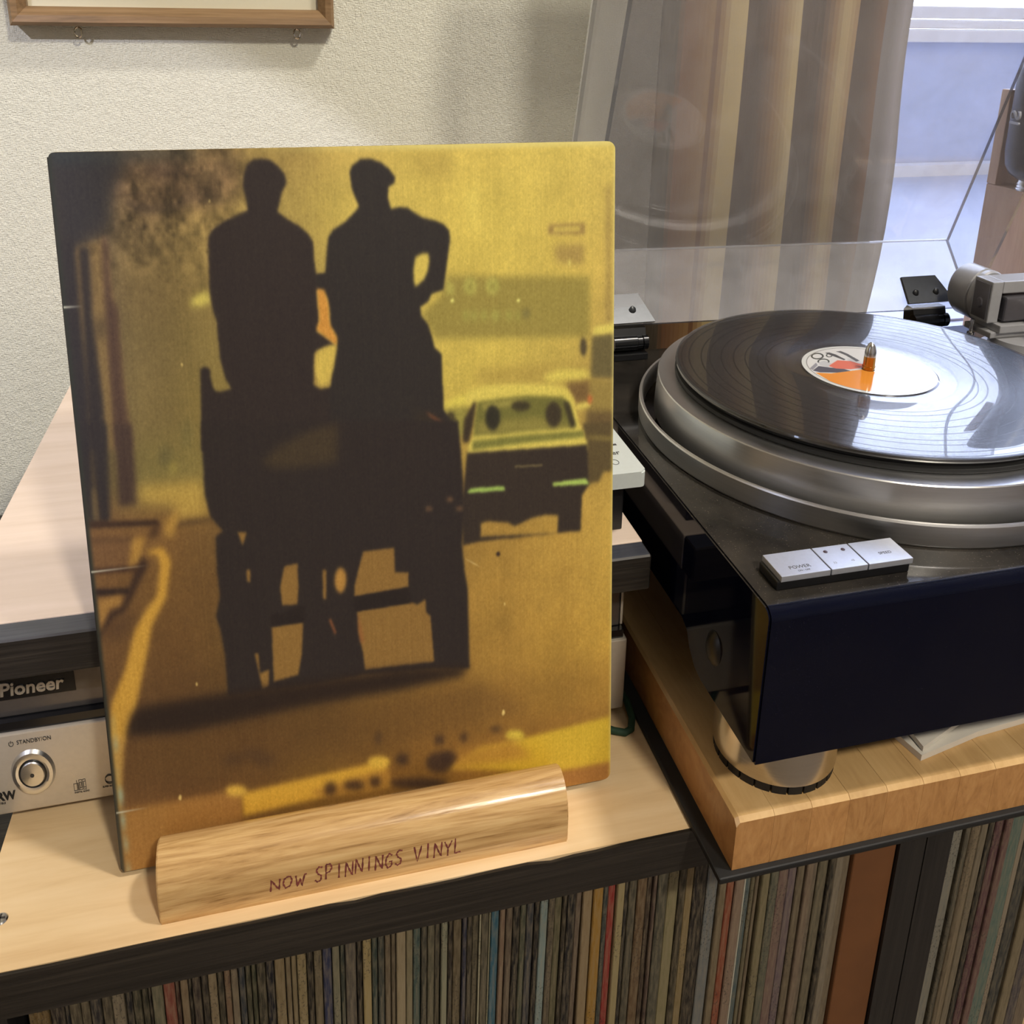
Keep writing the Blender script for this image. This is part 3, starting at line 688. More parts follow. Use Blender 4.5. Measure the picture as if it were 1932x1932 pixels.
def vinyl():
    """pressed grooves: a brushed lobe that fans the lamps out across the grooves under a mirror-smooth gloss, ring by ring"""
    t = NT('vinyl_grooves')
    t.setup(0.26, 0, 0.55)
    v = t.coords()
    sep = t.node('ShaderNodeSeparateXYZ')
    t.link(v, sep.inputs[0])
    r = t.math('SQRT', t.math('ADD', t.math('MULTIPLY', sep.outputs[0], sep.outputs[0]), t.math('MULTIPLY', sep.outputs[1], sep.outputs[1])))
    cmb = t.node('ShaderNodeCombineXYZ')
    t.link(r, cmb.inputs[0])
    rings = t.noise(cmb.outputs[0], 900, 3, 0.75)
    def near(g, eps):
        c = t.node('ShaderNodeMath', operation='COMPARE')
        t.link(r, c.inputs[0])
        c.inputs[1].default_value = g
        c.inputs[2].default_value = eps
        return c.outputs[0]
    gaps = None
    for g in (0.0788, 0.0852, 0.0950, 0.1042, 0.1140, 0.1232, 0.1300, 0.1398, 0.1458):
        q = near(g, 0.0006)
        gaps = q if gaps is None else t.math('ADD', gaps, q)
    bright = t.math('ADD', near(0.0630, 0.0006), t.math('ADD', near(0.0795, 0.0002), near(0.1147, 0.0002)))
    run_out = t.math('LESS_THAN', r, 0.0625)
    lvl = t.math('ADD', 0.80, t.math('MULTIPLY', t.math('ADD', bright, run_out), 0.2))
    lvl = t.math('SUBTRACT', lvl, t.math('MULTIPLY', gaps, 0.5))
    t.b.inputs['Base Color'].default_value = (*lin((15, 14, 15)), 1)
    t.b.inputs['Anisotropic'].default_value = 0.85
    tg = t.node('ShaderNodeTangent', direction_type='RADIAL', axis='Z')
    t.link(tg.outputs[0], t.b.inputs['Tangent'])
    t.b.inputs['Anisotropic Rotation'].default_value = 0.25
    t.b.inputs['Coat Roughness'].default_value = 0.025
    t.b.inputs['Coat IOR'].default_value = 1.8
    t.link(t.math('MULTIPLY', lvl, t.math('ADD', t.math('MULTIPLY', rings, 0.55), 0.70)), t.b.inputs['Coat Weight'])
    return t.m
M_vinyl = vinyl()
M_lid = clear_sheet('smoked_acrylic', (0.955, 0.955, 0.955), 0.055, 0.012, 0.20, (0.76, 0.75, 0.77))
M_lidedge = clear_sheet('smoked_acrylic_edge', (0.50, 0.51, 0.54), 0.14, 0.06, 0.2, (0.42, 0.43, 0.46))
M_lidbright = clear_sheet('lit_acrylic_edge', (0.75, 0.76, 0.80), 0.14, 0.06, 0.55, (0.80, 0.82, 0.88))  # paler copy of the edge acrylic, its bright highlight painted in
M_glass = clear_sheet('window_glass', (0.96, 0.97, 0.98), 0.05, 0.0)

def frosted():
    t = NT('frosted_pane')
    tl = t.node('ShaderNodeBsdfTranslucent')
    df = t.node('ShaderNodeBsdfDiffuse')
    v = t.coords((1.0, 1.0, 2.6), 'Object', (0, 0.5, 0))
    c = t.ramp(t.noise(v, 2.6, 4, 0.5), [(0.3, (0.155, 0.18, 0.225)), (0.7, (0.195, 0.21, 0.25))])
    t.link(c, tl.inputs[0])
    df.inputs[0].default_value = (0.30, 0.30, 0.34, 1)
    ad = t.node('ShaderNodeAddShader')
    t.link(tl.outputs[0], ad.inputs[0])
    t.link(df.outputs[0], ad.inputs[1])
    t.link(ad.outputs[0], t.out.inputs[0])
    return t.m
M_frost = frosted()

def curtain_cloth():
    t = NT('striped_curtain_cloth')
    t.setup(0.85, 0, 0.2)
    at = t.node('ShaderNodeVertexColor', layer_name='stripe_shade')
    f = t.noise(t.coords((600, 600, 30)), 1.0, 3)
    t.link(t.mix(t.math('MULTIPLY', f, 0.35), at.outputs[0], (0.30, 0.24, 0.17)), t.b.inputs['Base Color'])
    t.bump(f, 0.2, 0.0008)
    return t.m
M_curtain = curtain_cloth()

def spine_card():
    """worn card: the tone comes from the object's own colour, with scuffs and rows of tiny illegible print"""
    t = NT('worn_sleeve_card')
    t.setup(0.55, 0, 0.35)
    oi = t.node('ShaderNodeObjectInfo')
    wear = t.noise(t.coords((500, 40, 60)), 1.0, 4, 0.65)
    sep = t.node('ShaderNodeSeparateXYZ')
    t.link(t.coords(), sep.inputs[0])
    rnd = t.node('ShaderNodeCombineXYZ')
    t.link(t.math('MULTIPLY', oi.outputs['Random'], 40.0), rnd.inputs[0])
    t.link(sep.outputs[2], rnd.inputs[2])
    where = t.ramp(t.noise(rnd.outputs[0], 9.0, 1), [(0.55, (0, 0, 0)), (0.58, (1, 1, 1))])
    mp = t.coords((700, 1, 330))
    ticks = t.ramp(t.noise(mp, 1.0, 2, 0.8), [(0.56, (0, 0, 0)), (0.6, (1, 1, 1))])
    c1 = t.mix(t.ramp(wear, [(0.42, (0, 0, 0)), (0.75, (0.55, 0.55, 0.55))]), oi.outputs['Color'], lin((150, 136, 110)))
    c2 = t.mix(t.ramp(wear, [(0.25, (0.5, 0.5, 0.5)), (0.42, (0, 0, 0))]), c1, lin((40, 34, 30)))
    c3 = t.mix(t.math('MULTIPLY', t.math('MULTIPLY', where, ticks), 0.6), c2, lin((44, 40, 38)))
    t.link(c3, t.b.inputs['Base Color'])
    t.bump(wear, 0.25, 0.0006)
    return t.m
M_spine = spine_card()
M_box = plain('plain_brown_box_card', (112, 70, 36), 0.6, var=0.10, scale=25)

# ------------------------------------------------------------------ the room
WY = 0.60                                     # face of the back wall
wb = BM()
box(wb, -1.75, 0.80, WY, WY + 0.12, -1.04, 2.36)
box(wb, 0.80, 3.20, WY, WY + 0.12, -1.04, 0.083)
box(wb, 0.80, 3.20, WY, WY + 0.12, 2.05, 2.36)
box(wb, 3.20, 3.50, WY, WY + 0.12, -1.04, 2.36)
struct(obj('wall_back', wb, M_wall), 'cream wall in embossed woven wallpaper behind the cabinet')
b = BM()
box(b, 0.72, 0.80, WY + 0.12, 1.70, -1.04, 2.05); box(b, 3.20, 3.28, WY + 0.12, 1.70, -1.04, 2.05)
box(b, 0.72, 3.28, WY + 0.12, 1.70, 2.05, 2.15); box(b, 0.80, 3.20, 1.58, 1.70, -1.04, 0.083)
struct(obj('wall_bay', b, M_paint), 'white painted walls of the window bay behind the curtain')
def side_wall(x0, x1, y0, y1, z0, z1, ya, yb):
    w_ = BM()
    box(w_, x0, x1, ya, y0, -1.04, 2.36); box(w_, x0, x1, y1, yb, -1.04, 2.36)
    box(w_, x0, x1, y0, y1, -1.04, z0); box(w_, x0, x1, y0, y1, z1, 2.36)
    return w_
struct(obj('wall_left', side_wall(-1.80, -1.65, -0.85, -0.69, 0.40, 1.50, -2.6, WY), M_roomwall), 'painted side wall of the room with a narrow window')
b = BM(); box(b, 3.35, 3.50, -2.6, WY, -1.04, 2.36)
struct(obj('wall_right', b, M_roomwall), 'painted right wall of the room')
b = BM(); box(b, -1.8, 3.50, -2.75, -2.6, -1.04, 2.36)
struct(obj('wall_front', b, plain('front_wall_paint', (188, 180, 168), 0.9, var=0.05, scale=3)), 'painted wall behind the viewer')
b = BM(); box(b, -1.8, 3.50, -2.75, WY + 0.12, -1.14, -1.04)
struct(obj('floor', b, M_carpet), 'brown carpeted floor')
b = BM(); box(b, -1.8, 3.50, -2.75, WY + 0.12, 2.36, 2.46)
struct(obj('ceiling', b, M_ceiling), 'pale painted ceiling')
b = BM(); box(b, 0.80, 3.20, 0.405, 1.62, 0.083, 0.106, 0.004); box(b, 0.775, 0.80, 0.405, 0.599, 0.083, 0.106)
box(b, 0.80, 3.20, 0.590, 0.602, 0.1055, 0.1095, 0.002)
struct(obj('trim_1', b, M_sill), 'white gloss window sill behind the turntable')

win = bpy.data.objects.new('window_1', None)
COL.objects.link(win); win.location = (2.0, 1.62, 0.106)
struct(win, 'white window with a frosted lower pane beside the curtain')
FZ = 0.438
b = BM()
box(b, 0.80, 0.87, 1.59, 1.66, 0.106, 2.05); box(b, 3.13, 3.20, 1.59, 1.66, 0.106, 2.05)
box(b, 0.87, 3.13, 1.59, 1.66, 1.98, 2.05); box(b, 0.87, 3.13, 1.59, 1.66, 0.106, 0.135)
obj('frame', b, M_paint, win)
for z0, z1, d in ((FZ, FZ + 0.030, 0.0), (FZ + 0.032, FZ + 0.053, 0.012), (FZ + 0.056, FZ + 0.085, 0.020)):
    b = BM(); box(b, 0.87, 3.13, 1.592 + d, 1.66, z0, z1, 0.003); obj('rail', b, M_paint, win)
b = BM(); box(b, 0.87, 3.13, 1.630, 1.634, 0.135, FZ); obj('pane', b, M_frost, win)
b = BM(); box(b, 0.87, 3.13, 1.630, 1.634, FZ + 0.085, 1.98); obj('pane', b, M_glass, win)

def narrow_window(name, label, xm, y0, y1, z0, z1):
    w_ = bpy.data.objects.new(name, None)
    COL.objects.link(w_); w_.location = (xm, (y0 + y1) / 2, z0)
    struct(w_, label)
    q = BM()
    box(q, xm - 0.035, xm + 0.035, y0, y0 + 0.02, z0, z1); box(q, xm - 0.035, xm + 0.035, y1 - 0.02, y1, z0, z1)
    box(q, xm - 0.035, xm + 0.035, y0 + 0.02, y1 - 0.02, z0, z0 + 0.03); box(q, xm - 0.035, xm + 0.035, y0 + 0.02, y1 - 0.02, z1 - 0.03, z1)
    obj('frame', q, M_paint, w_)
    q = BM(); box(q, xm - 0.002, xm + 0.002, y0 + 0.02, y1 - 0.02, z0 + 0.03, z1 - 0.03); obj('pane', q, M_glass, w_)
narrow_window('window_2', 'narrow side window in the left wall of the room', -1.72, -0.85, -0.69, 0.40, 1.50)

# ------------------------------------------------------------------ record cabinet
CX0, CX1 = -0.0765, 1.30
cab = thing('record_cabinet', 'long beech-topped record cabinet with dark ash front edging holding record sleeves', 'cabinet', (0.6, 0.29, -1.04))
b = BM(); box(b, CX0, CX1, 0.0022, 0.575, -0.0300, 0.0); obj('top_panel', b, M_beech, cab)
# the front edging, its upper arris chipped where the veneer has lifted
b = BM()
n = 90
xs = [CX0 + (CX1 - CX0) * k / n for k in range(n + 1)]
lip = [0.0 for _ in xs]
def chip(x):
    h = 0.0004 * math.sin(x * 61) - 0.0002
    for c, w, d in ((0.139, 0.006, 0.0016), (0.262, 0.010, 0.0022), (0.285, 0.008, 0.0012), (0.20, 0.02, 0.0005)):
        h -= d * math.exp(-((x - c) / w) ** 2)
    return min(h, 0.0)
rows = [[b.verts.new((x, 0.0, chip(x))) for x in xs], [b.verts.new((x, 0.0022, chip(x) - 0.0003)) for x in xs],
        [b.verts.new((x, 0.0022, -0.0325)) for x in xs], [b.verts.new((x, 0.0, -0.0325)) for x in xs]]
for k in range(n):
    for r in range(4):
        A, B = rows[r], rows[(r + 1) % 4]
        b.faces.new((A[k], A[k + 1], B[k + 1], B[k]))
b.faces.new([r[0] for r in rows]); b.faces.new([r[-1] for r in reversed(rows)])
obj('front_edging', b, M_darkwood, cab)
b = BM(); box(b, CX0, CX0 + 0.018, 0.004, 0.57, -1.04, -0.0301); obj('side_panel', b, M_divider, cab)
b = BM(); box(b, CX1 - 0.018, CX1, 0.004, 0.57, -1.04, -0.0301); obj('side_panel', b, M_divider, cab)
b = BM(); box(b, 0.5270, 0.5489, 0.0065, 0.555, -1.04, -0.0301); obj('upright', b, M_divider, cab)
b = BM(); box(b, 0.5495, 0.5715, 0.0060, 0.555, -1.04, -0.0301); obj('upright', b, M_divider, cab)
b = BM(); box(b, CX0 + 0.018, 0.5270, 0.006, 0.555, -0.505, -0.487); obj('shelf', b, M_beech, cab)
b = BM(); box(b, 0.5715, CX1 - 0.018, 0.006, 0.555, -0.505, -0.487); obj('shelf', b, M_beech, cab)
b = BM(); box(b, CX0 + 0.018, CX1 - 0.018, 0.555, 0.57, -1.04, -0.0301); obj('back_panel', b, M_divider, cab)
b = BM()
lathe(b, [(0.0, 0.0012), (0.0035, 0.0010), (0.0042, 0.0002), (0.0042, -0.001), (0.0, -0.001)], (-0.0645, 0.0358, 0.0), n=20)
obj('screw', b, M_steel, cab, smooth=30)
b = BM(); box(b, -0.0671, -0.0619, 0.0353, 0.0363, 0.0009, 0.00135); box(b, -0.0650, -0.0640, 0.0332, 0.0384, 0.0009, 0.00135)
obj('screw_slot', b, M_ink, cab)

nb = thing('black_side_cabinet', 'black ash cabinet just past the left end of the beech top', 'cabinet', (-0.30, 0.29, -1.04))
b = BM(); box(b, -0.520, -0.0790, 0.010, 0.560, -1.04, -0.0481, 0.002); obj('body', b, M_divider, nb)
b = BM(); box(b, -0.524, -0.0778, 0.002, 0.565, -0.0480, -0.0260, 0.002); obj('top', b, M_darkwood, nb)

# ------------------------------------------------------------------ record sleeves on the shelf, one by one
def colour_name(c):
    r, g, b_ = c
    m = max(c)
    if m < 48: return 'black'
    if b_ > r + 12 and m < 90: return 'navy blue'
    if b_ > r + 12: return 'sky blue'
    if r > 200: return 'white'
    if r > g + 55 and b_ > 45: return 'red'
    if r > g + 35: return 'mustard' if g > 100 else 'rusty brown'
    if g > r + 8: return 'dark teal' if m < 80 else 'pale teal'
    if b_ >= r - 2 and m > 100: return 'silver grey'
    if m > 140: return 'cream'
    if m > 118: return 'tan'
    if r > g + 20: return 'reddish brown'
    if m > 95: return 'beige'
    if r > g + 8: return 'brown'
    if m > 70: return 'olive grey'
    return 'charcoal'
def ordinal(k):
    return '%d%s' % (k, 'th' if 10 <= k % 100 <= 20 else {1: 'st', 2: 'nd', 3: 'rd'}.get(k % 10, 'th'))
left_n = sum(1 for a, c, rgb in SPINES if c < 5300)
for k, (xa, xb, rgb) in enumerate(SPINES):
    x0, x1 = xa / 1e4 + 0.00012, xb / 1e4 - 0.00012
    w = x1 - x0
    wide = w > 0.03
    y0 = 0.0088 + (0.0 if wide else random.uniform(0.0, 0.0035))
    top = -0.0345 - random.uniform(0.0, 0.003)
    z0 = -0.4868
    lean = (0.030 if x1 < 0.29 else 0.012 if x1 < 0.42 else 0.0) if not wide else 0.0
    if x1 > 0.5715 or x1 > 0.47: lean = 0.0
    sh = lean * (0.17)
    b = BM()
    e = min(0.0007, w * 0.3)
    prof = [(x0 + e * 0.2, y0 + e), (x0 + e, y0), (x1 - e, y0), (x1 - e * 0.2, y0 + e), (x1 - e * 0.2, y0 + 0.31), (x0 + e * 0.2, y0 + 0.31)]
    lo = [b.verts.new((px + lean * (z0 + 0.04) * 0.55, py, z0)) for px, py in prof]
    hi = [b.verts.new((px, py, top)) for px, py in prof]
    b.faces.new(list(reversed(lo))); b.faces.new(hi)
    for j in range(6):
        b.faces.new((lo[j], lo[(j + 1) % 6], hi[(j + 1) % 6], hi[j]))
    name = 'box_set' if wide else 'record_sleeve'
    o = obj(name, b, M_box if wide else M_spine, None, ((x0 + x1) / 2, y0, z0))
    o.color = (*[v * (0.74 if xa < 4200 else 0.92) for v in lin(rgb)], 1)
    cn = colour_name(rgb)
    th = 'thick' if w > 0.0088 else 'thin' if w < 0.0042 else ''
    if wide:
        tag(o, 'very wide plain brown box set against the black shelf upright', 'box set')
    elif xa > 5700:
        q = k - left_n + 1
        tag(o, ('%s %s record sleeve, %s after the black shelf upright' % (th, cn, ordinal(q))).strip(), 'record sleeve', 'record sleeves right of the shelf upright')
    else:
        tag(o, ('%s %s record sleeve spine, %s from the left end of the shelf' % (th, cn, ordinal(k + 1))).strip(), 'record sleeve', 'record sleeves on the long shelf')

# ------------------------------------------------------------------ framed picture on the wall
pic = thing('framed_picture', 'wooden picture frame with plain cream mount hanging high on the wallpaper', 'picture', (0.0285, WY, 0.486))
fx0, fx1, fz0, fz1, fy0, fy1, fw, fh = -0.124, 0.1806, 0.4865, 0.98, 0.5725, 0.5975, 0.0155, 0.0180
def bar(pts):
    b_ = BM()
    # mitred bar, moulded: inner lip lower than the outer ridge
    (ax, az), (bx, bz), (cx, cz), (dx, dz) = pts
    def L(p, q, t): return (p[0] + (q[0] - p[0]) * t, p[1] + (q[1] - p[1]) * t)
    prof = [(0.0, fy1), (0.0, fy0 + 0.004), (0.2, fy0), (0.55, fy0 + 0.001), (0.85, fy0 + 0.006), (1.0, fy0 + 0.009), (1.0, fy1)]
    A = []; B = []
    for t_, y in prof:
        p = L((ax, az), (dx, dz), t_); q = L((bx, bz), (cx, cz), t_)
        A.append(b_.verts.new((p[0], y, p[1]))); B.append(b_.verts.new((q[0], y, q[1])))
    for j in range(len(prof)):
        k2 = (j + 1) % len(prof)
        b_.faces.new((A[j], B[j], B[k2], A[k2]))
    b_.faces.new(A); b_.faces.new(list(reversed(B)))
    obj('frame_bar', b_, M_frame, pic)
bar([(fx0, fz0), (fx1, fz0), (fx1 - fw, fz0 + fh), (fx0 + fw, fz0 + fh)])
bar([(fx1, fz1), (fx0, fz1), (fx0 + fw, fz1 - fh), (fx1 - fw, fz1 - fh)])
bar([(fx0, fz1), (fx0, fz0), (fx0 + fw, fz0 + fh), (fx0 + fw, fz1 - fh)])
bar([(fx1, fz0), (fx1, fz1), (fx1 - fw, fz1 - fh), (fx1 - fw, fz0 + fh)])
b = BM(); box(b, fx0 + fw - 0.002, fx1 - fw + 0.002, 0.588, 0.596, fz0 + fh - 0.002, fz1 - fh + 0.002); obj('mount_board', b, M_mount, pic)
b = BM(); box(b, fx0 + fw - 0.001, fx1 - fw + 0.001, 0.5850, 0.5862, fz0 + fh - 0.001, fz1 - fh + 0.001); obj('glass', b, M_glass, pic)
for ex in (-0.0665, 0.1430):
    b = BM()
    ring = [(ex + 0.0034 * math.cos(a), 0.588, 0.4805 + 0.0047 * math.sin(a)) for a in [2 * PI * j / 18 for j in range(19)]]
    tube(b, ring, 0.0010, 6)
    tube(b, [(ex, 0.588, 0.4850), (ex, 0.588, 0.4900)], 0.0010, 6)
    obj('screw_eye', b, M_brass, pic, smooth=40)

# ------------------------------------------------------------------ curtain
cur = None
b = BM()
cl = b.loops.layers.color.new('stripe_shade')
cream, tanc, brn, dk, shade = lin((228, 216, 184)), lin((204, 180, 146)), lin((176, 142, 110)), lin((140, 114, 98)), lin((120, 112, 96))  # stripe colours; shade is the grey fold shadow painted into the cloth
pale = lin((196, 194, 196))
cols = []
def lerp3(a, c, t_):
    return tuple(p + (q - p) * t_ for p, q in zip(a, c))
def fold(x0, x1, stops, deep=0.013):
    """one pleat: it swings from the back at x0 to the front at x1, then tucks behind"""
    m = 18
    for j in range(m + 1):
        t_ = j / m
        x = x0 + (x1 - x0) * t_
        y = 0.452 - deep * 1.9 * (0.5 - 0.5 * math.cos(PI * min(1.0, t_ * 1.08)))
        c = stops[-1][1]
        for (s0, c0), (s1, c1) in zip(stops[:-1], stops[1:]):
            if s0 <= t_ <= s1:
                c = lerp3(c0, c1, (t_ - s0) / (s1 - s0))  # smooth blend paints fold shading into the stripe colours
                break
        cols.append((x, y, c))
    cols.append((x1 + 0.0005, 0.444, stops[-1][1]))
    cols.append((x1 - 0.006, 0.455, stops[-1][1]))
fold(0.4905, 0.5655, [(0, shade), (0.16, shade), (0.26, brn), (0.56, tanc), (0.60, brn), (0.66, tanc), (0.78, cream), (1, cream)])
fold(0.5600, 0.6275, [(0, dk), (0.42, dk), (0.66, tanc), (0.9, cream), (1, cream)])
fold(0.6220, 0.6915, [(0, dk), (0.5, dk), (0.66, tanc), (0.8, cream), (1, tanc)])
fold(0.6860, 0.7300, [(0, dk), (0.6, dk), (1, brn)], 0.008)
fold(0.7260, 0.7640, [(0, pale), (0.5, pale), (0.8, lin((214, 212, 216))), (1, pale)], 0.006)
zs = [0.004 + 1.846 * j / 60 for j in range(61)]
grid = []
for z in zs:
    row = []
    for j, (x, y, c) in enumerate(cols):
        sway = 0.0022 * math.sin(z * 7 + x * 30)
        edge = max(0.0, (x - 0.70) / 0.064)
        low = max(0.0, min(1.0, (0.36 - z) / 0.22))
        sway += edge * (-0.012 * low + 0.006 * math.sin((z - 0.15) * 14))
        row.append(b.verts.new((x + sway, y, z)))
    grid.append(row)
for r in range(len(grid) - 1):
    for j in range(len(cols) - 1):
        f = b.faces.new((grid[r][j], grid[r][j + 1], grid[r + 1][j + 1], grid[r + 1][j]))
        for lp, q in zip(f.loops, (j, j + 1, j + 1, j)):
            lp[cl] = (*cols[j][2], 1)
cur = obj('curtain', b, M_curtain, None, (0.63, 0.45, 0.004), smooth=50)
sol = cur.modifiers.new('thickness', 'SOLIDIFY'); sol.thickness = 0.0012; sol.offset = 1
tag(cur, 'long brown and cream striped curtain hanging beside the window', 'curtain')
b = BM(); lathe(b, [(0.0, 0.44), (0.010, 0.44), (0.010, 1.25), (0.0, 1.25)], (0, 0.455, 1.86), 'x', 16)
cr = obj('curtain_rail', b, M_paint, cur, smooth=40)
b = BM(); tube(b, [(0.770, 0.470, 0.36), (0.768, 0.468, 0.27), (0.766, 0.466, 0.20), (0.771, 0.465, 0.165), (0.778, 0.466, 0.158)], 0.0014, 6)
tag(obj('blind_cord', b, M_cable, None, (0.77, 0.47, 0.158), smooth=60), 'thin grey cord hanging at the edge of the curtain', 'cord')

# ------------------------------------------------------------------ pine stand with a dark vessel on the sill
st = thing('pine_stand', 'tall pine box stand with a raised back standing on the window sill', 'stand', (1.04, 0.475, 0.106))
b = BM(); box(b, 0.968, 1.12, 0.420, 0.530, 0.106, 0.311, 0.002); obj('body', b, M_tan, st)
b = BM(); box(b, 0.968, 1.12, 0.515, 0.530, 0.3112, 0.4255, 0.001); obj('back_board', b, M_tan, st)
VC = (0.987, 0.477, 0.0)
vs = thing('dark_vessel', 'dark navy round vessel lettered in pale print on a ringed metal foot', 'vessel', (VC[0], VC[1], 0.311))
b = BM(); lathe(b, [(0.0, 0.324), (0.019, 0.324), (0.028, 0.330), (0.0335, 0.340), (0.0358, 0.356), (0.0360, 0.378), (0.0360, 0.45), (0.033, 0.458), (0.0, 0.458)], VC, n=40); obj('body', b, M_navy, vs, smooth=40)
b = BM(); lathe(b, [(0.0, 0.311), (0.0185, 0.311), (0.0190, 0.3125), (0.0182, 0.3140), (0.0188, 0.3155), (0.0178, 0.3170), (0.0182, 0.3190), (0.0165, 0.3238), (0.0, 0.3238)], VC, n=40); obj('foot_ring', b, M_steel, vs, smooth=30)
nrm = Vector((-0.985, -0.17, 0)).normalized()
tx = text('SI', vs, Vector(VC) + nrm * 0.0362 + Vector((-0.003, 0.002, 0.406)), 0.026, M_pale, stretch=1.0, extrude=0.0012)
tx.rotation_euler = Matrix((Vector((0, 0, -1)), Vector((-nrm.y, nrm.x, 0)) * -1, nrm)).transposed().to_euler()

# ------------------------------------------------------------------ the record sleeve propped in the holder
SO, SU, SV = Vector((0.0008, 0.0479, 0.0045)), Vector((0.3152, 0.0003, 0)), Vector((0.0, 0.0520, 0.4320))
SN = SU.cross(SV).normalized()                                # towards the viewer
def print_buffer():
    n = 1024
    g = np.array(PRINT_BASE, np.float32)                     # 13 rows, 9 columns
    yy, xx = np.linspace(0, 12, n), np.linspace(0, 8, n)
    i, j = np.minimum(yy.astype(int), 11), np.minimum(xx.astype(int), 7)
    fy, fx_ = (yy - i)[:, None, None], (xx - j)[None, :, None]
    fy, fx_ = fy * fy * (3 - 2 * fy), fx_ * fx_ * (3 - 2 * fx_)
    buf = (g[i][:, j] * (1 - fx_) + g[i][:, j + 1] * fx_) * (1 - fy) + (g[i + 1][:, j] * (1 - fx_) + g[i + 1][:, j + 1] * fx_) * fy
    mott = soft_noise(n, 60, 4) + soft_noise(n, 18, 2) + soft_noise(n, 7, 2)
    buf = buf * (1 + mott[:, :, None] / 150.0)
    raster(PRINT_SHAPES, n, buf)
    # foliage mottling at the top left
    uf, vf = np.meshgrid(np.arange(n) / n, np.arange(n) / n)
    leafy = np.clip((0.40 - uf) * 6, 0, 1) * np.clip((0.20 - vf) * 9, 0, 1) * np.clip((buf.mean(2) - 50) / 30, 0, 1)
    clump = soft_noise(n, 26, 0.5) + soft_noise(n, 11, 0.55) + soft_noise(n, 6, 0.3)
    buf *= (1 + leafy * np.clip(clump, -1.1, 1.0) * 0.30)[:, :, None]
    grain = soft_noise(n, 3, 3.6) + np.random.normal(0, 2.4, (n, n)) + np.repeat(soft_noise(n, 2, 1.6)[:1], n, 0)
    lum = buf.mean(2)
    buf += (grain * (0.25 + lum / 150.0))[:, :, None] * np.array([1.0, 0.92, 0.6], np.float32)
    u, v = np.meshgrid(np.arange(n) / n, np.arange(n) / n)
    # wear: pale rubbed spine edge towards the foot, dark tint along the spine, yellowed rims
    rub = np.exp(-((u - 0.010) / 0.006) ** 2) * np.clip((v - 0.72) / 0.12, 0, 1) * (0.55 + 0.45 * np.clip(soft_noise(n, 20, 1), -1, 1))
    buf += rub[:, :, None] * (np.array([150, 160, 138], np.float32) - buf) * 0.8
    dark = np.exp(-(u / 0.005) ** 2)
    buf += dark[:, :, None] * (np.array([44, 46, 42], np.float32) - buf) * 0.9
    rim = np.maximum(np.exp(-((1 - u) / 0.004) ** 2) * 0.6, np.exp(-(v / 0.006) ** 2) * np.clip((u - 0.3) * 3, 0, 1) * 0.7)
    buf += rim[:, :, None] * (np.array([222, 206, 130], np.float32) - buf)
    for cx, cy, w in ((0.0, 0.545, 0.10), (0.0, 0.905, 0.06), (0.0, 0.19, 0.03)):
        k = np.exp(-((v - cy) / 0.0016) ** 2) * np.clip(1 - u / w, 0, 1)
        buf += k[:, :, None] * (np.array([205, 200, 180], np.float32) - buf) * 0.75
    return buf
M_print = print_material('printed_sleeve_front', print_image('sleeve_print', print_buffer()), PRINT_GAIN, 0.5, 0.35, 0.05)
M_card = plain('worn_sleeve_edge_card', (196, 176, 124), 0.7, var=0.15, scale=200)
M_carddark = plain('dark_sleeve_back_card', (52, 50, 44), 0.6, var=0.15, scale=80)
def panel(off0, off1, s0):
    """one face of the sleeve with rounded right corners, as (s, t) outline"""
    pts = []
    w, h = SU.length, SV.length
    for cx, cy, r, a0 in ((1, 0, 0.0050, -90), (1, 1, 0.0050, 0), (0, 1, 0.0030, 90), (0, 0, 0.0015, 180)):
        for q in range(6):
            a = math.radians(a0 + 90 * q / 5)
            pts.append(((1 - r / w if cx else s0 + r / w) + r / w * math.cos(a), (1 - r / h if cy else r / h) + r / h * math.sin(a)))
    b_ = BM()
    uvl = b_.loops.layers.uv.new('UVMap')
    F = [b_.verts.new(SO + SU * s + SV * t + SN * off0) for s, t in pts]
    B = [b_.verts.new(SO + SU * s + SV * t + SN * off1) for s, t in pts]
    f = b_.faces.new(F)
    f.material_index = 0
    for lp, (s, t) in zip(f.loops, pts):
        lp[uvl].uv = (s, t)
    f2 = b_.faces.new(list(reversed(B))); f2.material_index = 2
    k = len(pts)
    for q in range(k):
        e = b_.faces.new((F[q], B[q], B[(q + 1) % k], F[(q + 1) % k])); e.material_index = 1 if q < 13 else 2
    return b_
slv = thing('propped_record_sleeve', 'worn golden-toned sleeve showing two capped silhouettes on a cart, propped in oak holder', 'record sleeve', tuple(SO))
obj('front_cover', panel(0.0, -0.0014, 0.0), [M_print, M_card, M_carddark], slv)
obj('back_cover', panel(-0.0030, -0.0044, 0.0), [M_carddark, M_card, M_carddark], slv)
b = BM()
prof = [(0.0, -0.0044), (-0.0008, -0.0036), (-0.0010, -0.0022), (-0.0008, -0.0008), (0.0, 0.0)]
A = [b.verts.new(SO + SU.normalized() * x + SN * y + SV * 0.004) for x, y in prof]
B = [b.verts.new(SO + SU.normalized() * x + SN * y + SV * 0.994) for x, y in prof]
for q in range(5):
    b.faces.new((A[q], B[q], B[(q + 1) % 5], A[(q + 1) % 5]))
b.faces.new(A); b.faces.new(list(reversed(B)))
obj('spine', b, M_carddark, slv)

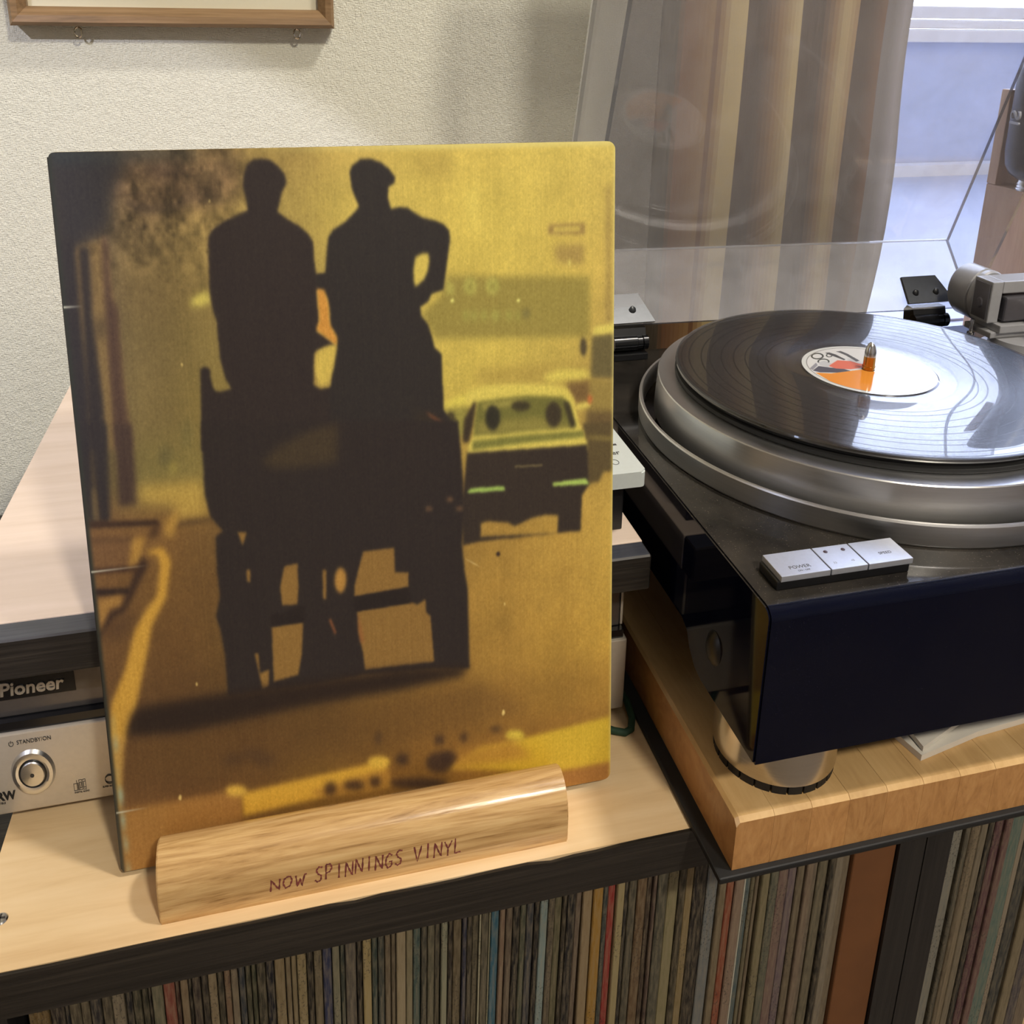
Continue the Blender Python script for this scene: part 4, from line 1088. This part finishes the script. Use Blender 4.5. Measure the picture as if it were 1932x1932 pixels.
# ------------------------------------------------------------------ oak holder
hol = thing('oak_record_holder', 'half-round lacquered oak holder with faded hand-lettering along its front', 'record holder', (0.15, 0.045, 0.0))
front = [(0.0108, 0.0), (0.0106, 0.008), (0.0107, 0.018), (0.0113, 0.0235), (0.0130, 0.0290), (0.0158, 0.0338), (0.0196, 0.0375), (0.0242, 0.0398), (0.0290, 0.0406), (0.0345, 0.0392), (0.0395, 0.0355), (0.0440, 0.0300), (0.0466, 0.0250)]
back = [(0.0466, 0.0045), (0.0588, 0.0045), (0.0600, 0.0260), (0.0680, 0.0250), (0.0760, 0.0190), (0.0800, 0.0100), (0.0806, 0.0)]
b = BM()
fs = prism(b, front + back, 'x', 0.0261, 0.2737)
bmesh.ops.recalc_face_normals(b, faces=b.faces)
ends = [e for f in fs[:2] for e in f.edges]
bmesh.ops.bevel(b, geom=ends, offset=0.0007, segments=2, affect='EDGES')
obj('body', b, M_oak, hol, smooth=35)
# the words, drawn stroke by stroke on the curved front
arc = [0.0]
for p, q in zip(front[:-1], front[1:]):
    arc.append(arc[-1] + math.hypot(q[0] - p[0], q[1] - p[1]))
def on_front(x, s, lift=0.0001):
    k = max(j for j in range(len(arc)) if arc[j] <= s or j == 0)
    k = min(k, len(arc) - 2)
    t_ = (s - arc[k]) / (arc[k + 1] - arc[k])
    y = front[k][0] + (front[k + 1][0] - front[k][0]) * t_
    z = front[k][1] + (front[k + 1][1] - front[k][1]) * t_
    return Vector((x, y - lift, z + lift * 0.3))
STROKES = {'N': [[(0, 0), (0.05, 1), (0.5, 0.5), (0.95, 0.05), (1, 1)]], 'O': [[(0.5, 1), (0.1, 0.8), (0, 0.4), (0.3, 0), (0.8, 0.15), (1, 0.6), (0.8, 0.95), (0.5, 1)]],
    'W': [[(0, 1), (0.25, 0), (0.5, 0.7), (0.75, 0), (1, 1), (1.25, 1.0)]], 'S': [[(1, 0.95), (0.5, 1), (0.15, 0.8), (0.4, 0.55), (0.85, 0.4), (0.8, 0.1), (0.35, 0), (0, 0.15)]],
    'P': [[(0.1, 0), (0.1, 1)], [(0.1, 1), (0.7, 1), (0.9, 0.75), (0.6, 0.5), (0.1, 0.45)]], 'I': [[(0.5, 0), (0.5, 1)]],
    'G': [[(0.95, 0.85), (0.5, 1), (0.1, 0.7), (0.05, 0.3), (0.4, 0), (0.9, 0.15), (0.9, 0.45), (0.5, 0.45)]], 'V': [[(0, 1), (0.5, 0), (1, 1)]], 'Y': [[(0, 1), (0.5, 0.5), (0.5, 0)], [(1, 1), (0.5, 0.5)]], 'L': [[(0.1, 1), (0.1, 0), (0.9, 0.05)]]}
b = BM()
def write(word, x0, x1, s0, h, wob):
    cell = (x1 - x0) / len(word)
    for k, ch in enumerate(word):
        for st_ in STROKES[ch]:
            pts = []
            for (u, v), (u2, v2) in zip(st_[:-1], st_[1:]):
                for q in range(4):
                    t_ = q / 4
                    pts.append((u + (u2 - u) * t_, v + (v2 - v) * t_))
            pts.append(st_[-1])
            P3 = [on_front(x0 + cell * (k + 0.10 + 0.72 * u + 0.10 * v), s0 + h * v + wob * math.sin(k * 1.7)) for u, v in pts]
            w = 0.00062
            prev = None
            for q, p in enumerate(P3):
                d = (P3[min(q + 1, len(P3) - 1)] - P3[max(q - 1, 0)]).normalized()
                nn = Vector((0, -0.95, 0.3))
                sd = d.cross(nn).normalized() * w * (0.75 + 0.35 * math.sin(q * 2.1 + k))
                cur_ = (b.verts.new(p - sd), b.verts.new(p + sd))
                if prev:
                    b.faces.new((prev[0], cur_[0], cur_[1], prev[1]))
                prev = cur_
write('NOW', 0.0880, 0.1095, 0.0085, 0.0085, 0.0006)
write('SPINNINGS', 0.1140, 0.1680, 0.0088, 0.0110, 0.0006)
write('VINYL', 0.1735, 0.2050, 0.0092, 0.0112, 0.0007)
obj('hand_lettering', b, M_pen, hol, normals=False)

# ------------------------------------------------------------------ butcher block slab on its rubber mat
b = BM(); box(b, 0.3550, 0.875, -0.0405, 0.425, 0.0001, 0.0045, 0.0012)
tag(obj('rubber_mat', b, M_rubber, None, (0.61, 0.2, 0.0)), 'thin black rubber mat under the thick wooden block', 'mat')
blk = thing('butcher_block', 'thick end-grain wooden block with chamfered edges under the black turntable', 'block', (0.61, 0.225, 0.0047))
seams = [0.3650, 0.3905, 0.4165, 0.4430, 0.4700, 0.4965, 0.5240, 0.5510, 0.5790, 0.6070, 0.6350, 0.6630, 0.6910, 0.7190, 0.7470, 0.7750, 0.8030, 0.8320, 0.8620]
stave_prof = [(-0.0362, 0.0047), (-0.0362, 0.0415), (-0.0336, 0.0441), (0.4124, 0.0441), (0.4150, 0.0415), (0.4150, 0.0047)]
for k in range(len(seams) - 1):
    b = BM()
    fs = prism(b, stave_prof, 'x', seams[k] + 0.00006, seams[k + 1] - 0.00006)
    bmesh.ops.recalc_face_normals(b, faces=b.faces)
    side = [e for f in (fs[0], fs[1]) for e in f.edges if all(v.co.z > 0.0414 for v in e.verts)]
    if k == 0:
        side = [e for e in fs[1 if fs[1].calc_center_median().x < fs[0].calc_center_median().x else 0].edges if all(v.co.z > 0.0414 for v in e.verts)]
        bmesh.ops.bevel(b, geom=side, offset=0.0022, segments=1, affect='EDGES')
    else:
        bmesh.ops.bevel(b, geom=side, offset=0.00022, segments=1, affect='EDGES')
    for f in b.faces:
        f.normal_update()
        if f.normal.z < 0.4: f.material_index = 1
    obj('stave', b, [M_block, M_block_front], blk)

# ------------------------------------------------------------------ turntable
TC = (0.5612, 0.1625)
tt = thing('turntable', 'black lacquered turntable with silver platter and open smoked lid on metal feet', 'turntable', (0.60, 0.1625, 0.0441))
b = BM()
pf = [(-0.0400, 0.0885), (-0.0400, 0.1870)] + [(-0.0400 + 0.0075 * (1 - math.cos(a)), 0.1870 + 0.0075 * math.sin(a)) for a in [PI / 2 * q / 8 for q in range(1, 9)]] + \
     [(0.3560, 0.1945), (0.3650, 0.1880), (0.3650, 0.1130), (0.0660, 0.1130), (0.0580, 0.1090), (0.0530, 0.1000), (0.0430, 0.0910), (0.0320, 0.0885)]
fs = prism(b, pf, 'x', 0.3690, 0.8300)
bmesh.ops.recalc_face_normals(b, faces=b.faces)
bmesh.ops.bevel(b, geom=[e for f in fs[:2] for e in f.edges], offset=0.0012, segments=2, affect='EDGES')
for f in b.faces:
    f.normal_update()
    f.material_index = 1 if f.normal.z > 0.97 else 0
obj('plinth', b, [M_piano, M_deck], tt, smooth=40)
b = BM(); lathe(b, [(0.0, -0.004), (0.0055, -0.0032), (0.0085, -0.0010), (0.0095, 0.001), (0.0, 0.001)], (0.3690, 0.0185, 0.1256), 'x', 28, 1.35)
obj('side_knob', b, M_black, tt, smooth=40)
for fx_, fy_ in ((0.4153, 0.0115), (0.7850, 0.0115), (0.4153, 0.3150), (0.7850, 0.3150)):
    ztop = 0.0884 if fy_ < 0.1 else 0.1129
    b = BM(); lathe(b, [(0.0, 0.0500), (0.0385, 0.0500), (0.0397, 0.0508), (0.0397, ztop - 0.0040), (0.0375, ztop), (0.0, ztop)], (fx_, fy_, 0), n=64)
    ft = obj('foot', b, M_foot, tt, smooth=25)
    b = BM()
    lathe(b, [(0.0, 0.0452), (0.0368, 0.0452), (0.0376, 0.0499), (0.0, 0.0499)], (fx_, fy_, 0), n=48)
    for k in range(24):
        a0, a1 = 2 * PI * k / 24, 2 * PI * (k + 0.86) / 24
        pts = [(fx_ + r * math.cos(a), fy_ + r * math.sin(a)) for r, a in ((0.028, a0), (0.0390, a0), (0.0390, (a0 + a1) / 2), (0.0390, a1), (0.028, a1))]
        prism(b, pts, 'z', 0.0442, 0.0499)
    obj('rubber_tread', b, M_rubber, ft)
b = BM(); lathe(b, [(0.1740, 0.1947), (0.1775, 0.1947), (0.1782, 0.1960), (0.1782, 0.2098), (0.1776, 0.2110), (0.1758, 0.2110), (0.1750, 0.2095), (0.1740, 0.1990)], (*TC, 0), n=180, close=True)
obj('surround_ring', b, M_rim, tt, smooth=25)
b = BM(); lathe(b, [(0.0, 0.1990), (0.1655, 0.1990), (0.1655, 0.2010), (0.1640, 0.2296), (0.1634, 0.2304), (0.1500, 0.2316), (0.0, 0.2316)], (*TC, 0), n=180)
pl = obj('platter', b, M_platter, tt, smooth=25)
b = BM(); lathe(b, [(0.0, 0.2318), (0.1500, 0.2318), (0.1505, 0.2330), (0.1500, 0.2350), (0.1470, 0.2362), (0.1455, 0.2384), (0.0, 0.2384)], (*TC, 0), n=120)
obj('rubber_mat', b, M_rubber, pl, smooth=25)
b = BM(); lathe(b, [(0.0, 0.2384), (0.0046, 0.2384), (0.0046, 0.2448), (0.0050, 0.2449), (0.0050, 0.2458), (0.0046, 0.2460), (0.0045, 0.2538), (0.0, 0.2538)], (*TC, 0), n=32)
sp_ = obj('spindle', b, plain('polished_brass', (176, 132, 66), 0.2, 1.0, var=0.04), tt, smooth=35)
b = BM(); lathe(b, [(0.0045, 0.2538), (0.0044, 0.2570), (0.0038, 0.2605), (0.0028, 0.2632), (0.0015, 0.2650), (0.0, 0.2655)], (*TC, 0), n=32)
obj('tip', b, M_steel, sp_, smooth=60)
# control buttons
btn = obj('button_base', box(BM(), 0.3818, 0.4692, -0.0232, -0.0020, 0.1946, 0.2006, 0.0008), M_black, tt)
for x0, x1, nm in ((0.3835, 0.4152, 'power_button'), (0.4160, 0.4398, 'indicator_panel'), (0.4406, 0.4702, 'speed_button')):
    b = BM(); box(b, x0, x1, -0.0242, -0.0018, 0.2007, 0.2045, 0.0003); o = obj(nm, b, M_button, tt)
    if nm == 'power_button':
        text('POWER', o, (0.3990, -0.0185, 0.20452), 0.0040, M_ink, (0, 0, 0), 1.0, 0.00005, align='CENTER')
        text('ON / OFF', o, (0.3998, -0.0215, 0.20452), 0.0019, M_ink, (0, 0, 0), 1.0, 0.00005, align='CENTER')
    elif nm == 'speed_button':
        text('SPEED', o, (0.4570, -0.0165, 0.20452), 0.0032, M_ink, (0, 0, 0), 1.0, 0.00005, align='CENTER')
    else:
        for lx, t_ in ((0.4222, '33'), (0.4340, '45')):
            b = BM(); lathe(b, [(0.0, 0.20445), (0.0013, 0.20445), (0.0013, 0.2047), (0.0, 0.2049)], (lx, -0.0070, 0), n=16)
            obj('indicator_light', b, plain('dark_red_lens', (62, 44, 50), 0.3), o, smooth=40)
            text(t_, o, (lx - 0.0005, -0.0190, 0.20452), 0.0024, M_pale, (0, 0, 0), 1.0, 0.00005, align='CENTER')
# hinges
for hx, s in ((0.412, 1), (0.736, 0)):
    w = 0.034 if s else 0.040
    hg = BM(); box(hg, hx, hx + w, 0.331, 0.3645, 0.1946, 0.2015, 0.001)
    h = obj('hinge', hg, M_black, tt)
    b = BM()
    for q, (a0, a1, r) in enumerate(((0.0, 0.68, 0.0062), (0.70, 0.84, 0.0054), (0.86, 1.0, 0.0060))):
        lathe(b, [(0.0, hx + w * a0), (r, hx + w * a0), (r, hx + w * a1), (0.0, hx + w * a1)], (0, 0.3365, 0.2105), 'x', 20, 1.2)
    obj('barrel', b, M_blackgloss, h, smooth=35)
    b = BM(); prism(b, [(0.339, 0.203), (0.352, 0.203), (0.354, 0.219), (0.350, 0.224), (0.340, 0.224), (0.337, 0.216)], 'x', hx + 0.001, hx + w - 0.001)
    obj('knuckle', b, M_black, h)
    b = BM()
    def hp(u, v, off):
        # the plate lies on the rear wall of the lid, which leans back
        return Vector((hx - 0.006 + u, 0.3405 + 0.0235 * v - off * 0.7, 0.2275 + 0.0215 * v + off * 0.5))
    out = [(0.0, 0.02), (w + 0.014, 0.02), (w + 0.004, 1.0), (0.004, 1.0)]
    F = [b.verts.new(hp(u, v, 0.0045)) for u, v in out]; Bk = [b.verts.new(hp(u, v, 0.0008)) for u, v in out]
    b.faces.new(F); b.faces.new(list(reversed(Bk)))
    for q in range(4): b.faces.new((F[q], Bk[q], Bk[(q + 1) % 4], F[(q + 1) % 4]))
    obj('plate', b, M_grey, h)
    b = BM()
    for u, v in (((0.028, 0.42),) if s else ((0.012, 0.36), (0.036, 0.36))):
        c = hp(u, v, 0.0047)
        lathe(b, [(0.0, -0.0022), (0.0019, -0.0018), (0.0034, -0.0004), (0.0034, 0.001), (0.0, 0.001)], c, 'y', 16, 1.3)
    obj('screw_head', b, M_black if not s else M_grey, h, smooth=40)
# lid: sheet, rear wall, two side walls and a front wall of smoked acrylic
LX0, LX1 = 0.372, 0.811
J = Vector((0, 0.3925, 0.2860))                               # joint of sheet and rear wall
dS = Vector((0, -0.0760, 0.2330)).normalized()               # up the sheet
LEN = 0.50
wR = Vector((0, -0.0510, -0.0590))                            # down the rear wall
wS = Vector((0, -0.0640, -0.0370))                            # across a side wall
lid = obj('lid', BM(), M_lid, tt)
def slab4(name, a, b_, c, d, nrm_, th, mats=(0, 1)):
    bm_ = BM()
    F = [bm_.verts.new(v) for v in (a, b_, c, d)]
    G = [bm_.verts.new(v + nrm_ * th) for v in (a, b_, c, d)]
    f1 = bm_.faces.new(F); f2 = bm_.faces.new(list(reversed(G)))
    for q in range(4):
        e = bm_.faces.new((F[q], G[q], G[(q + 1) % 4], F[(q + 1) % 4])); e.material_index = 1
    return obj(name, bm_, [M_lid, M_lidedge if name == 'side_wall' else M_lidbright], lid)
X = lambda x, v: Vector((x, v.y, v.z - 0.0075 * (x - LX0) / (LX1 - LX0)))
T = J + dS * LEN
nS = Vector((0, -dS.z, dS.y))
slab4('top_sheet', X(LX0, J), X(LX1, J), X(LX1, T), X(LX0, T), nS, -0.004)
nR = Vector((0, wR.z, -wR.y)).normalized()
slab4('rear_wall', X(LX0 + 0.004, J), X(LX1 - 0.004, J), X(LX1 - 0.004, J + wR), X(LX0 + 0.004, J + wR), nR, 0.0035)
slab4('side_wall', X(LX0, J), X(LX0, T), X(LX0 + 0.002, T + wS), X(LX0 + 0.002, J + wR), Vector((1, 0, 0)), 0.0035)
slab4('side_wall', X(LX1, J), X(LX1, T), X(LX1 - 0.002, T + wS), X(LX1 - 0.002, J + wR), Vector((-1, 0, 0)), 0.0035)
slab4('front_wall', X(LX0 + 0.004, T), X(LX1 - 0.004, T), X(LX1 - 0.004, T + wS), X(LX0 + 0.004, T + wS), dS, -0.0035)
# tonearm
b = BM(); lathe(b, [(0.0, 0.1947), (0.040, 0.1947), (0.040, 0.2005), (0.037, 0.2050), (0.030, 0.2060), (0.029, 0.2160), (0.0, 0.2160)], (0.802, 0.262, 0), n=48)
arm = obj('tonearm_base', b, M_armgrey, tt, smooth=30)
b = BM(); box(b, 0.766, 0.836, 0.2640, 0.3000, 0.2162, 0.2222, 0.001); box(b, 0.772, 0.830, 0.2600, 0.2960, 0.2222, 0.2300, 0.001)
obj('pivot_block', b, M_armgrey, arm)
b = BM(); box(b, 0.764, 0.776, 0.2690, 0.2930, 0.2300, 0.2710, 0.0012); box(b, 0.776, 0.850, 0.2690, 0.2930, 0.2590, 0.2710, 0.0012); box(b, 0.838, 0.850, 0.2690, 0.2930, 0.2300, 0.2590, 0.0012)
obj('bearing_housing', b, M_armgrey, arm)
b = BM(); box(b, 0.779, 0.836, 0.2650, 0.2890, 0.2320, 0.2560, 0.002)
obj('bearing_yoke', b, M_armdark, arm)
b = BM(); box(b, 0.7628, 0.7642, 0.2715, 0.2905, 0.2330, 0.2680, 0.0006)
lathe(b, [(0.0, -0.0012), (0.0030, -0.0010), (0.0040, 0.0), (0.0040, 0.001), (0.0, 0.001)], (0.7628, 0.2810, 0.2480), 'x', 20, 1.35)
obj('side_plate', b, M_armdark, arm, smooth=30)
b = BM(); lathe(b, [(0.0, 0.2935), (0.0195, 0.2935), (0.0205, 0.2955), (0.0205, 0.3000), (0.0190, 0.3010), (0.0190, 0.3020), (0.0205, 0.3030), (0.0205, 0.3260), (0.0190, 0.3300), (0.0160, 0.3310), (0.0150, 0.3330), (0.0, 0.3340)], (0.7850, 0, 0.2470), 'y', 48, 1.30)
obj('counterweight', b, M_armgrey, arm, smooth=30)
b = BM(); tube(b, [(0.807, 0.266, 0.245), (0.812, 0.20, 0.2455), (0.815, 0.10, 0.246), (0.806, 0.055, 0.246), (0.790, 0.030, 0.246)], 0.0042, 12)
obj('arm_tube', b, M_steel, arm, smooth=50)
b = BM(); box(b, 0.772, 0.796, 0.012, 0.032, 0.2415, 0.2490, 0.001); obj('headshell', b, M_armgrey, arm)
b = BM(); lathe(b, [(0.0, 0.2060), (0.0035, 0.2060), (0.0035, 0.2160), (0.0020, 0.2165), (0.0020, 0.2290), (0.0, 0.2290)], (0.7630, 0.2860, 0), n=16); obj('lift_post', b, M_steel, arm, smooth=40)
b = BM(); box(b, 0.8085, 0.8215, 0.116, 0.128, 0.1947, 0.2380, 0.001); obj('arm_rest', b, M_armdark, arm)

# ------------------------------------------------------------------ the record on the platter
rec = thing('playing_record', 'black vinyl record with white and orange label lying on the silver platter', 'record', (*TC, 0.2386))
b = BM(); lathe(b, [(0.0049, 0.2386), (0.1490, 0.2386), (0.1502, 0.2394), (0.1506, 0.2406), (0.1502, 0.2418), (0.1490, 0.2424), (0.1455, 0.2422), (0.0640, 0.2422), (0.0630, 0.2419), (0.0520, 0.2419), (0.0510, 0.2425), (0.0049, 0.2425)], (*TC, 0), n=200, close=True)
obj('disc', b, M_vinyl, rec, smooth=30)
lb = np.zeros((512, 512, 3), np.float32); lb[:] = (222, 222, 222)
raster(LABEL_SHAPES, 512, lb)
vv, uu = np.meshgrid(np.linspace(-1, 1, 512), np.linspace(-1, 1, 512))
rr = np.hypot(uu, vv)
lb[(rr > 0.915)] = (216, 218, 216)
lb[np.abs(rr - 0.915) < 0.008] = (150, 150, 150)
M_label = print_material('printed_record_label', print_image('label_print', lb), (0.85, 0.85, 0.85), 0.09, 0.5)
M_label.node_tree.nodes['Principled BSDF'].inputs['IOR'].default_value = 1.9
b = BM(); uvl = b.loops.layers.uv.new('UVMap')
ri = [b.verts.new((TC[0] + 0.0049 * math.cos(a), TC[1] + 0.0049 * math.sin(a), 0.24275)) for a in [2 * PI * q / 72 for q in range(72)]]
ro = [b.verts.new((TC[0] + 0.0507 * math.cos(a), TC[1] + 0.0507 * math.sin(a), 0.24275)) for a in [2 * PI * q / 72 for q in range(72)]]
for q in range(72):
    f = b.faces.new((ri[q], ro[q], ro[(q + 1) % 72], ri[(q + 1) % 72]))
    for lp in f.loops:
        lp[uvl].uv = (0.5 + (lp.vert.co.x - TC[0]) / 0.1026, 0.5 + (lp.vert.co.y - TC[1]) / 0.1026)
obj('label', b, M_label, rec)

# ------------------------------------------------------------------ riser shelf over the disc player
RZ = 0.152
rs = thing('riser_shelf', 'low beech riser shelf with dark edging standing over the silver disc player', 'shelf', (0.13, 0.30, 0.0))
b = BM(); box(b, -0.0925, 0.3530, 0.1050, 0.5400, 0.1240, RZ, 0.0006); obj('board', b, M_beech_pale, rs)
b = BM(); box(b, -0.0925, 0.3530, 0.0868, 0.1049, 0.1240, RZ, 0.0012, 1)
for f in b.faces:
    f.normal_update()
    f.material_index = 1 if f.normal.z > 0.9 else 0
obj('front_edging', b, [M_darkwood, M_darksheen], rs)
for x0, x1 in ((-0.0925, -0.0880), (0.3500, 0.3525)):
    b = BM(); box(b, x0, x1, 0.240, 0.520, 0.0002, 0.1239); obj('leg', b, M_divider, rs)

# ------------------------------------------------------------------ disc player
py = 0.1055
dp = thing('disc_player', 'silver disc player with round standby button and dark upper panel under the riser', 'disc player', (0.13, 0.25, 0.0))
b = BM(); box(b, -0.0850, 0.3400, 0.1285, 0.400, 0.010, 0.1150, 0.001); obj('casing', b, M_black, dp)
b = BM(); box(b, -0.0950 + 0.012, 0.3465, py, 0.1284, 0.0085, 0.0700, 0.0012, 2); lf = obj('lower_fascia', b, M_silver, dp)
b = BM(); box(b, -0.0850, 0.3440, py + 0.0022, 0.1284, 0.0701, 0.0770); obj('recess', b, M_blackgloss, dp)
b = BM(); box(b, -0.0850, 0.3425, py + 0.0075, 0.1284, 0.0771, 0.1180, 0.0010); uf = obj('upper_panel', b, M_silverdark, dp)
b = BM(); box(b, -0.0850, -0.0272, py + 0.0069, py + 0.0078, 0.0905, 0.1170); obj('edge_reflection', b, M_blackgloss, uf)  # black strip stands in for the wood edging's reflection in the panel
b = BM(); box(b, 0.3432, 0.3452, py + 0.0080, 0.1284, 0.0771, 0.1180, 0.0005); obj('side_trim', b, M_silver, dp)
for fx_ in (-0.05, 0.30):
    for fy_ in (0.150, 0.370):
        b = BM(); lathe(b, [(0.0, 0.0002), (0.016, 0.0002), (0.017, 0.0099), (0.0, 0.0099)], (fx_, fy_, 0), n=24); obj('foot', b, M_black, dp, smooth=30)
c = (-0.0572, py, 0.0385)
b = BM(); lathe(b, [(0.0083, 0.0002), (0.0083, -0.0018), (0.0098, -0.0024), (0.0118, -0.0020), (0.0131, 0.0002)], c, 'y', 48, 1.36, close=True); sb = obj('standby_button', b, M_rim, dp, smooth=30)
b = BM(); lathe(b, [(0.0, -0.0002), (0.0082, -0.0002), (0.0082, -0.0010), (0.0, -0.0010)], c, 'y', 40, 1.36); obj('gap', b, M_black, sb, smooth=30)
b = BM(); lathe(b, [(0.0, -0.0024), (0.0010, -0.0024), (0.0012, -0.0034), (0.0066, -0.0028), (0.0071, -0.0022), (0.0071, -0.0008), (0.0, -0.0008)], c, 'y', 40, 1.36); obj('cap', b, M_rim, sb, smooth=30)
b = BM(); lathe(b, [(0.0, -0.0036), (0.0010, -0.0036), (0.0010, -0.0026), (0.0, -0.0026)], c, 'y', 16, 1.36); obj('centre_dot', b, M_ink, sb, smooth=30)
fyp = py - 0.0001
text('Pioneer', uf, (-0.0712, py + 0.0066, 0.0940), 0.0118, M_logo, extrude=0.0005, bold=0.00028, shear=0.12, stretch=1.15)
text('STANDBY/ON', lf, (-0.0640, fyp, 0.0615), 0.0032, M_ink)
b = BM()
pc = Vector((-0.0672, py - 0.0002, 0.0626))
ring = [pc + Vector((0.0013 * math.sin(a), 0, 0.0018 * math.cos(a))) for a in [0.6 + (2 * PI - 1.2) * q / 14 for q in range(15)]]
tube(b, ring, 0.00022, 5); tube(b, [pc + Vector((0, 0, 0.0004)), pc + Vector((0, 0, 0.0022))], 0.00022, 5)
obj('power_symbol', b, M_ink, lf)
text('RW', lf, (-0.0806, fyp, 0.0200), 0.0066, M_inkblack, bold=0.0003)
text('COMPATIBLE', lf, (-0.0855, fyp, 0.0170), 0.0016, M_ink)
# compact disc mark: a small disc-shaped wordmark over a line of print
b = BM(); bx, bz = -0.0352, 0.0178
def rect_out(x0, x1, z0, z1, w=0.00022):
    for q in ((x0, x0 + w, z0, z1), (x1 - w, x1, z0, z1), (x0, x1, z0, z0 + w * 1.4), (x0, x1, z1 - w * 1.4, z1)):
        box(b, q[0], q[1], py - 0.0002, py, q[2], q[3])
rect_out(bx, bx + 0.0022, bz, bz + 0.0058); box(b, bx + 0.0019, bx + 0.0022, py - 0.0002, py, bz, bz + 0.0082)
rect_out(bx + 0.0025, bx + 0.0030, bz, bz + 0.0060); rect_out(bx + 0.0033, bx + 0.0052, bz, bz + 0.0084); rect_out(bx + 0.0037, bx + 0.0048, bz + 0.0016, bz + 0.0064); rect_out(bx + 0.0055, bx + 0.0074, bz, bz + 0.0084); rect_out(bx + 0.0059, bx + 0.0074, bz + 0.0016, bz + 0.0066)
obj('compact_disc_mark', b, M_ink, lf)
text('DIGITAL AUDIO', lf, (bx, fyp, bz - 0.0020), 0.00125, M_ink)
b = BM(); cc = Vector((-0.0132, py - 0.0002, 0.0228))
tube(b, [cc + Vector((0.0027 * math.cos(a), 0, 0.0038 * math.sin(a))) for a in [2 * PI * q / 22 for q in range(23)]], 0.00026, 5)
tube(b, [cc + Vector((0.0022 * math.cos(a), 0, 0.0012 + 0.0016 * math.sin(a))) for a in [2.8 - 2.6 * q / 10 for q in range(11)]], 0.00024, 5)
tube(b, [cc + Vector((0.0022 * math.cos(a), 0, -0.0010 + 0.0016 * math.sin(a))) for a in [-2.9 + 2.6 * q / 10 for q in range(11)]], 0.00024, 5)
obj('audio_disc_mark', b, M_ink, lf)
text('SUPER AUDIO CD', lf, (-0.0180, fyp, 0.0165), 0.0013, M_ink)

# ------------------------------------------------------------------ small phono unit on the riser
ph = thing('phono_unit', 'small black unit with a pale silver top plate beside the turntable', 'amplifier', (0.25, 0.2, RZ))
b = BM(); box(b, 0.160, 0.3440, 0.122, 0.268, RZ + 0.0003, 0.1925, 0.001); obj('casing', b, M_black, ph)
b = BM()
def rrect(x0, x1, y0, y1, r):
    p = []
    for cx, cy, a0 in ((x1 - r, y1 - r, 0), (x0 + r, y1 - r, 90), (x0 + r, y0 + r, 180), (x1 - r, y0 + r, 270)):
        p += [(cx + r * math.cos(math.radians(a0 + 18 * q)), cy + r * math.sin(math.radians(a0 + 18 * q))) for q in range(6)]
    return p
fs = prism(b, rrect(0.155, 0.3550, 0.1095, 0.280, 0.004), 'z', 0.1926, 0.2045)
bmesh.ops.bevel(b, geom=list(fs[1].edges), offset=0.0012, segments=2, affect='EDGES')
tp = obj('top_plate', b, M_plate, ph, smooth=35)
text('Pioneer', tp, (0.3460, 0.1375, 0.20455), 0.0075, M_ink, (0, 0, 0), 1.1, 0.00008, align='RIGHT', bold=0.0001)
b = BM(); tube(b, [(0.3375 + 0.0028 * math.cos(a), 0.1265 + 0.0036 * math.sin(a), 0.2046) for a in [2 * PI * q / 20 for q in range(21)]], 0.00022, 5); obj('ring_mark', b, M_ink, tp)
b = BM(); box(b, 0.3200, 0.3420, 0.1520, 0.1524, 0.2045, 0.2047); box(b, 0.3425, 0.3480, 0.1512, 0.1535, 0.2045, 0.2047); obj('print_line', b, M_ink, tp)

# ------------------------------------------------------------------ folded papers under the turntable, cords
pp = thing('folded_papers', 'white folded papers lying on the wooden block under the turntable', 'papers', (0.545, 0.01, 0.0441))
def sheet(pts, z0, z1, rise):
    b_ = BM()
    lo = [b_.verts.new((x, y, z0 + rise * k)) for k, (x, y) in enumerate(pts)]
    hi = [b_.verts.new((x, y, z1 + rise * k)) for k, (x, y) in enumerate(pts)]
    b_.faces.new(list(reversed(lo))); b_.faces.new(hi)
    for q in range(len(pts)):
        b_.faces.new((lo[q], hi[q], hi[(q + 1) % len(pts)], lo[(q + 1) % len(pts)]))
    return b_
obj('sheet', sheet([(0.5045, -0.0215), (0.5560, -0.0120), (0.6000, -0.0085), (0.600, 0.05), (0.500, 0.04), (0.5000, 0.0000)], 0.0443, 0.0490, 0.0), M_paper, pp)
obj('sheet', sheet([(0.5070, -0.0190), (0.5600, 0.0000), (0.6000, 0.0045), (0.602, 0.05), (0.508, 0.045)], 0.0492, 0.0530, 0.0006), M_paper, pp)
b = BM(); tube(b, [(0.538, 0.03, 0.0575), (0.545, 0.004, 0.0572), (0.566, -0.0010, 0.0585), (0.59, 0.004, 0.060), (0.62, 0.02, 0.059), (0.66, 0.05, 0.050)], 0.0030, 8)
tag(obj('black_cable', b, M_black, None, (0.56, 0.0, 0.0441), smooth=60), 'black cable lying over the folded papers under the turntable', 'cable')
b = BM(); tube(b, [(0.300, 0.125, 0.0030), (0.322, 0.100, 0.0030), (0.334, 0.0905, 0.0030), (0.3415, 0.0868, 0.0030), (0.3470, 0.0890, 0.0031), (0.3510, 0.0975, 0.0050), (0.3520, 0.112, 0.0080), (0.3495, 0.128, 0.0100), (0.3440, 0.150, 0.0080), (0.3445, 0.20, 0.0040), (0.3445, 0.235, 0.0030)], 0.0027, 8)
tag(obj('green_cord', b, M_green, None, (0.34, 0.0868, 0.0), smooth=60), 'dark green cord looped on the beech top beside the wooden block', 'cord')
bpy.context.view_layer.update()
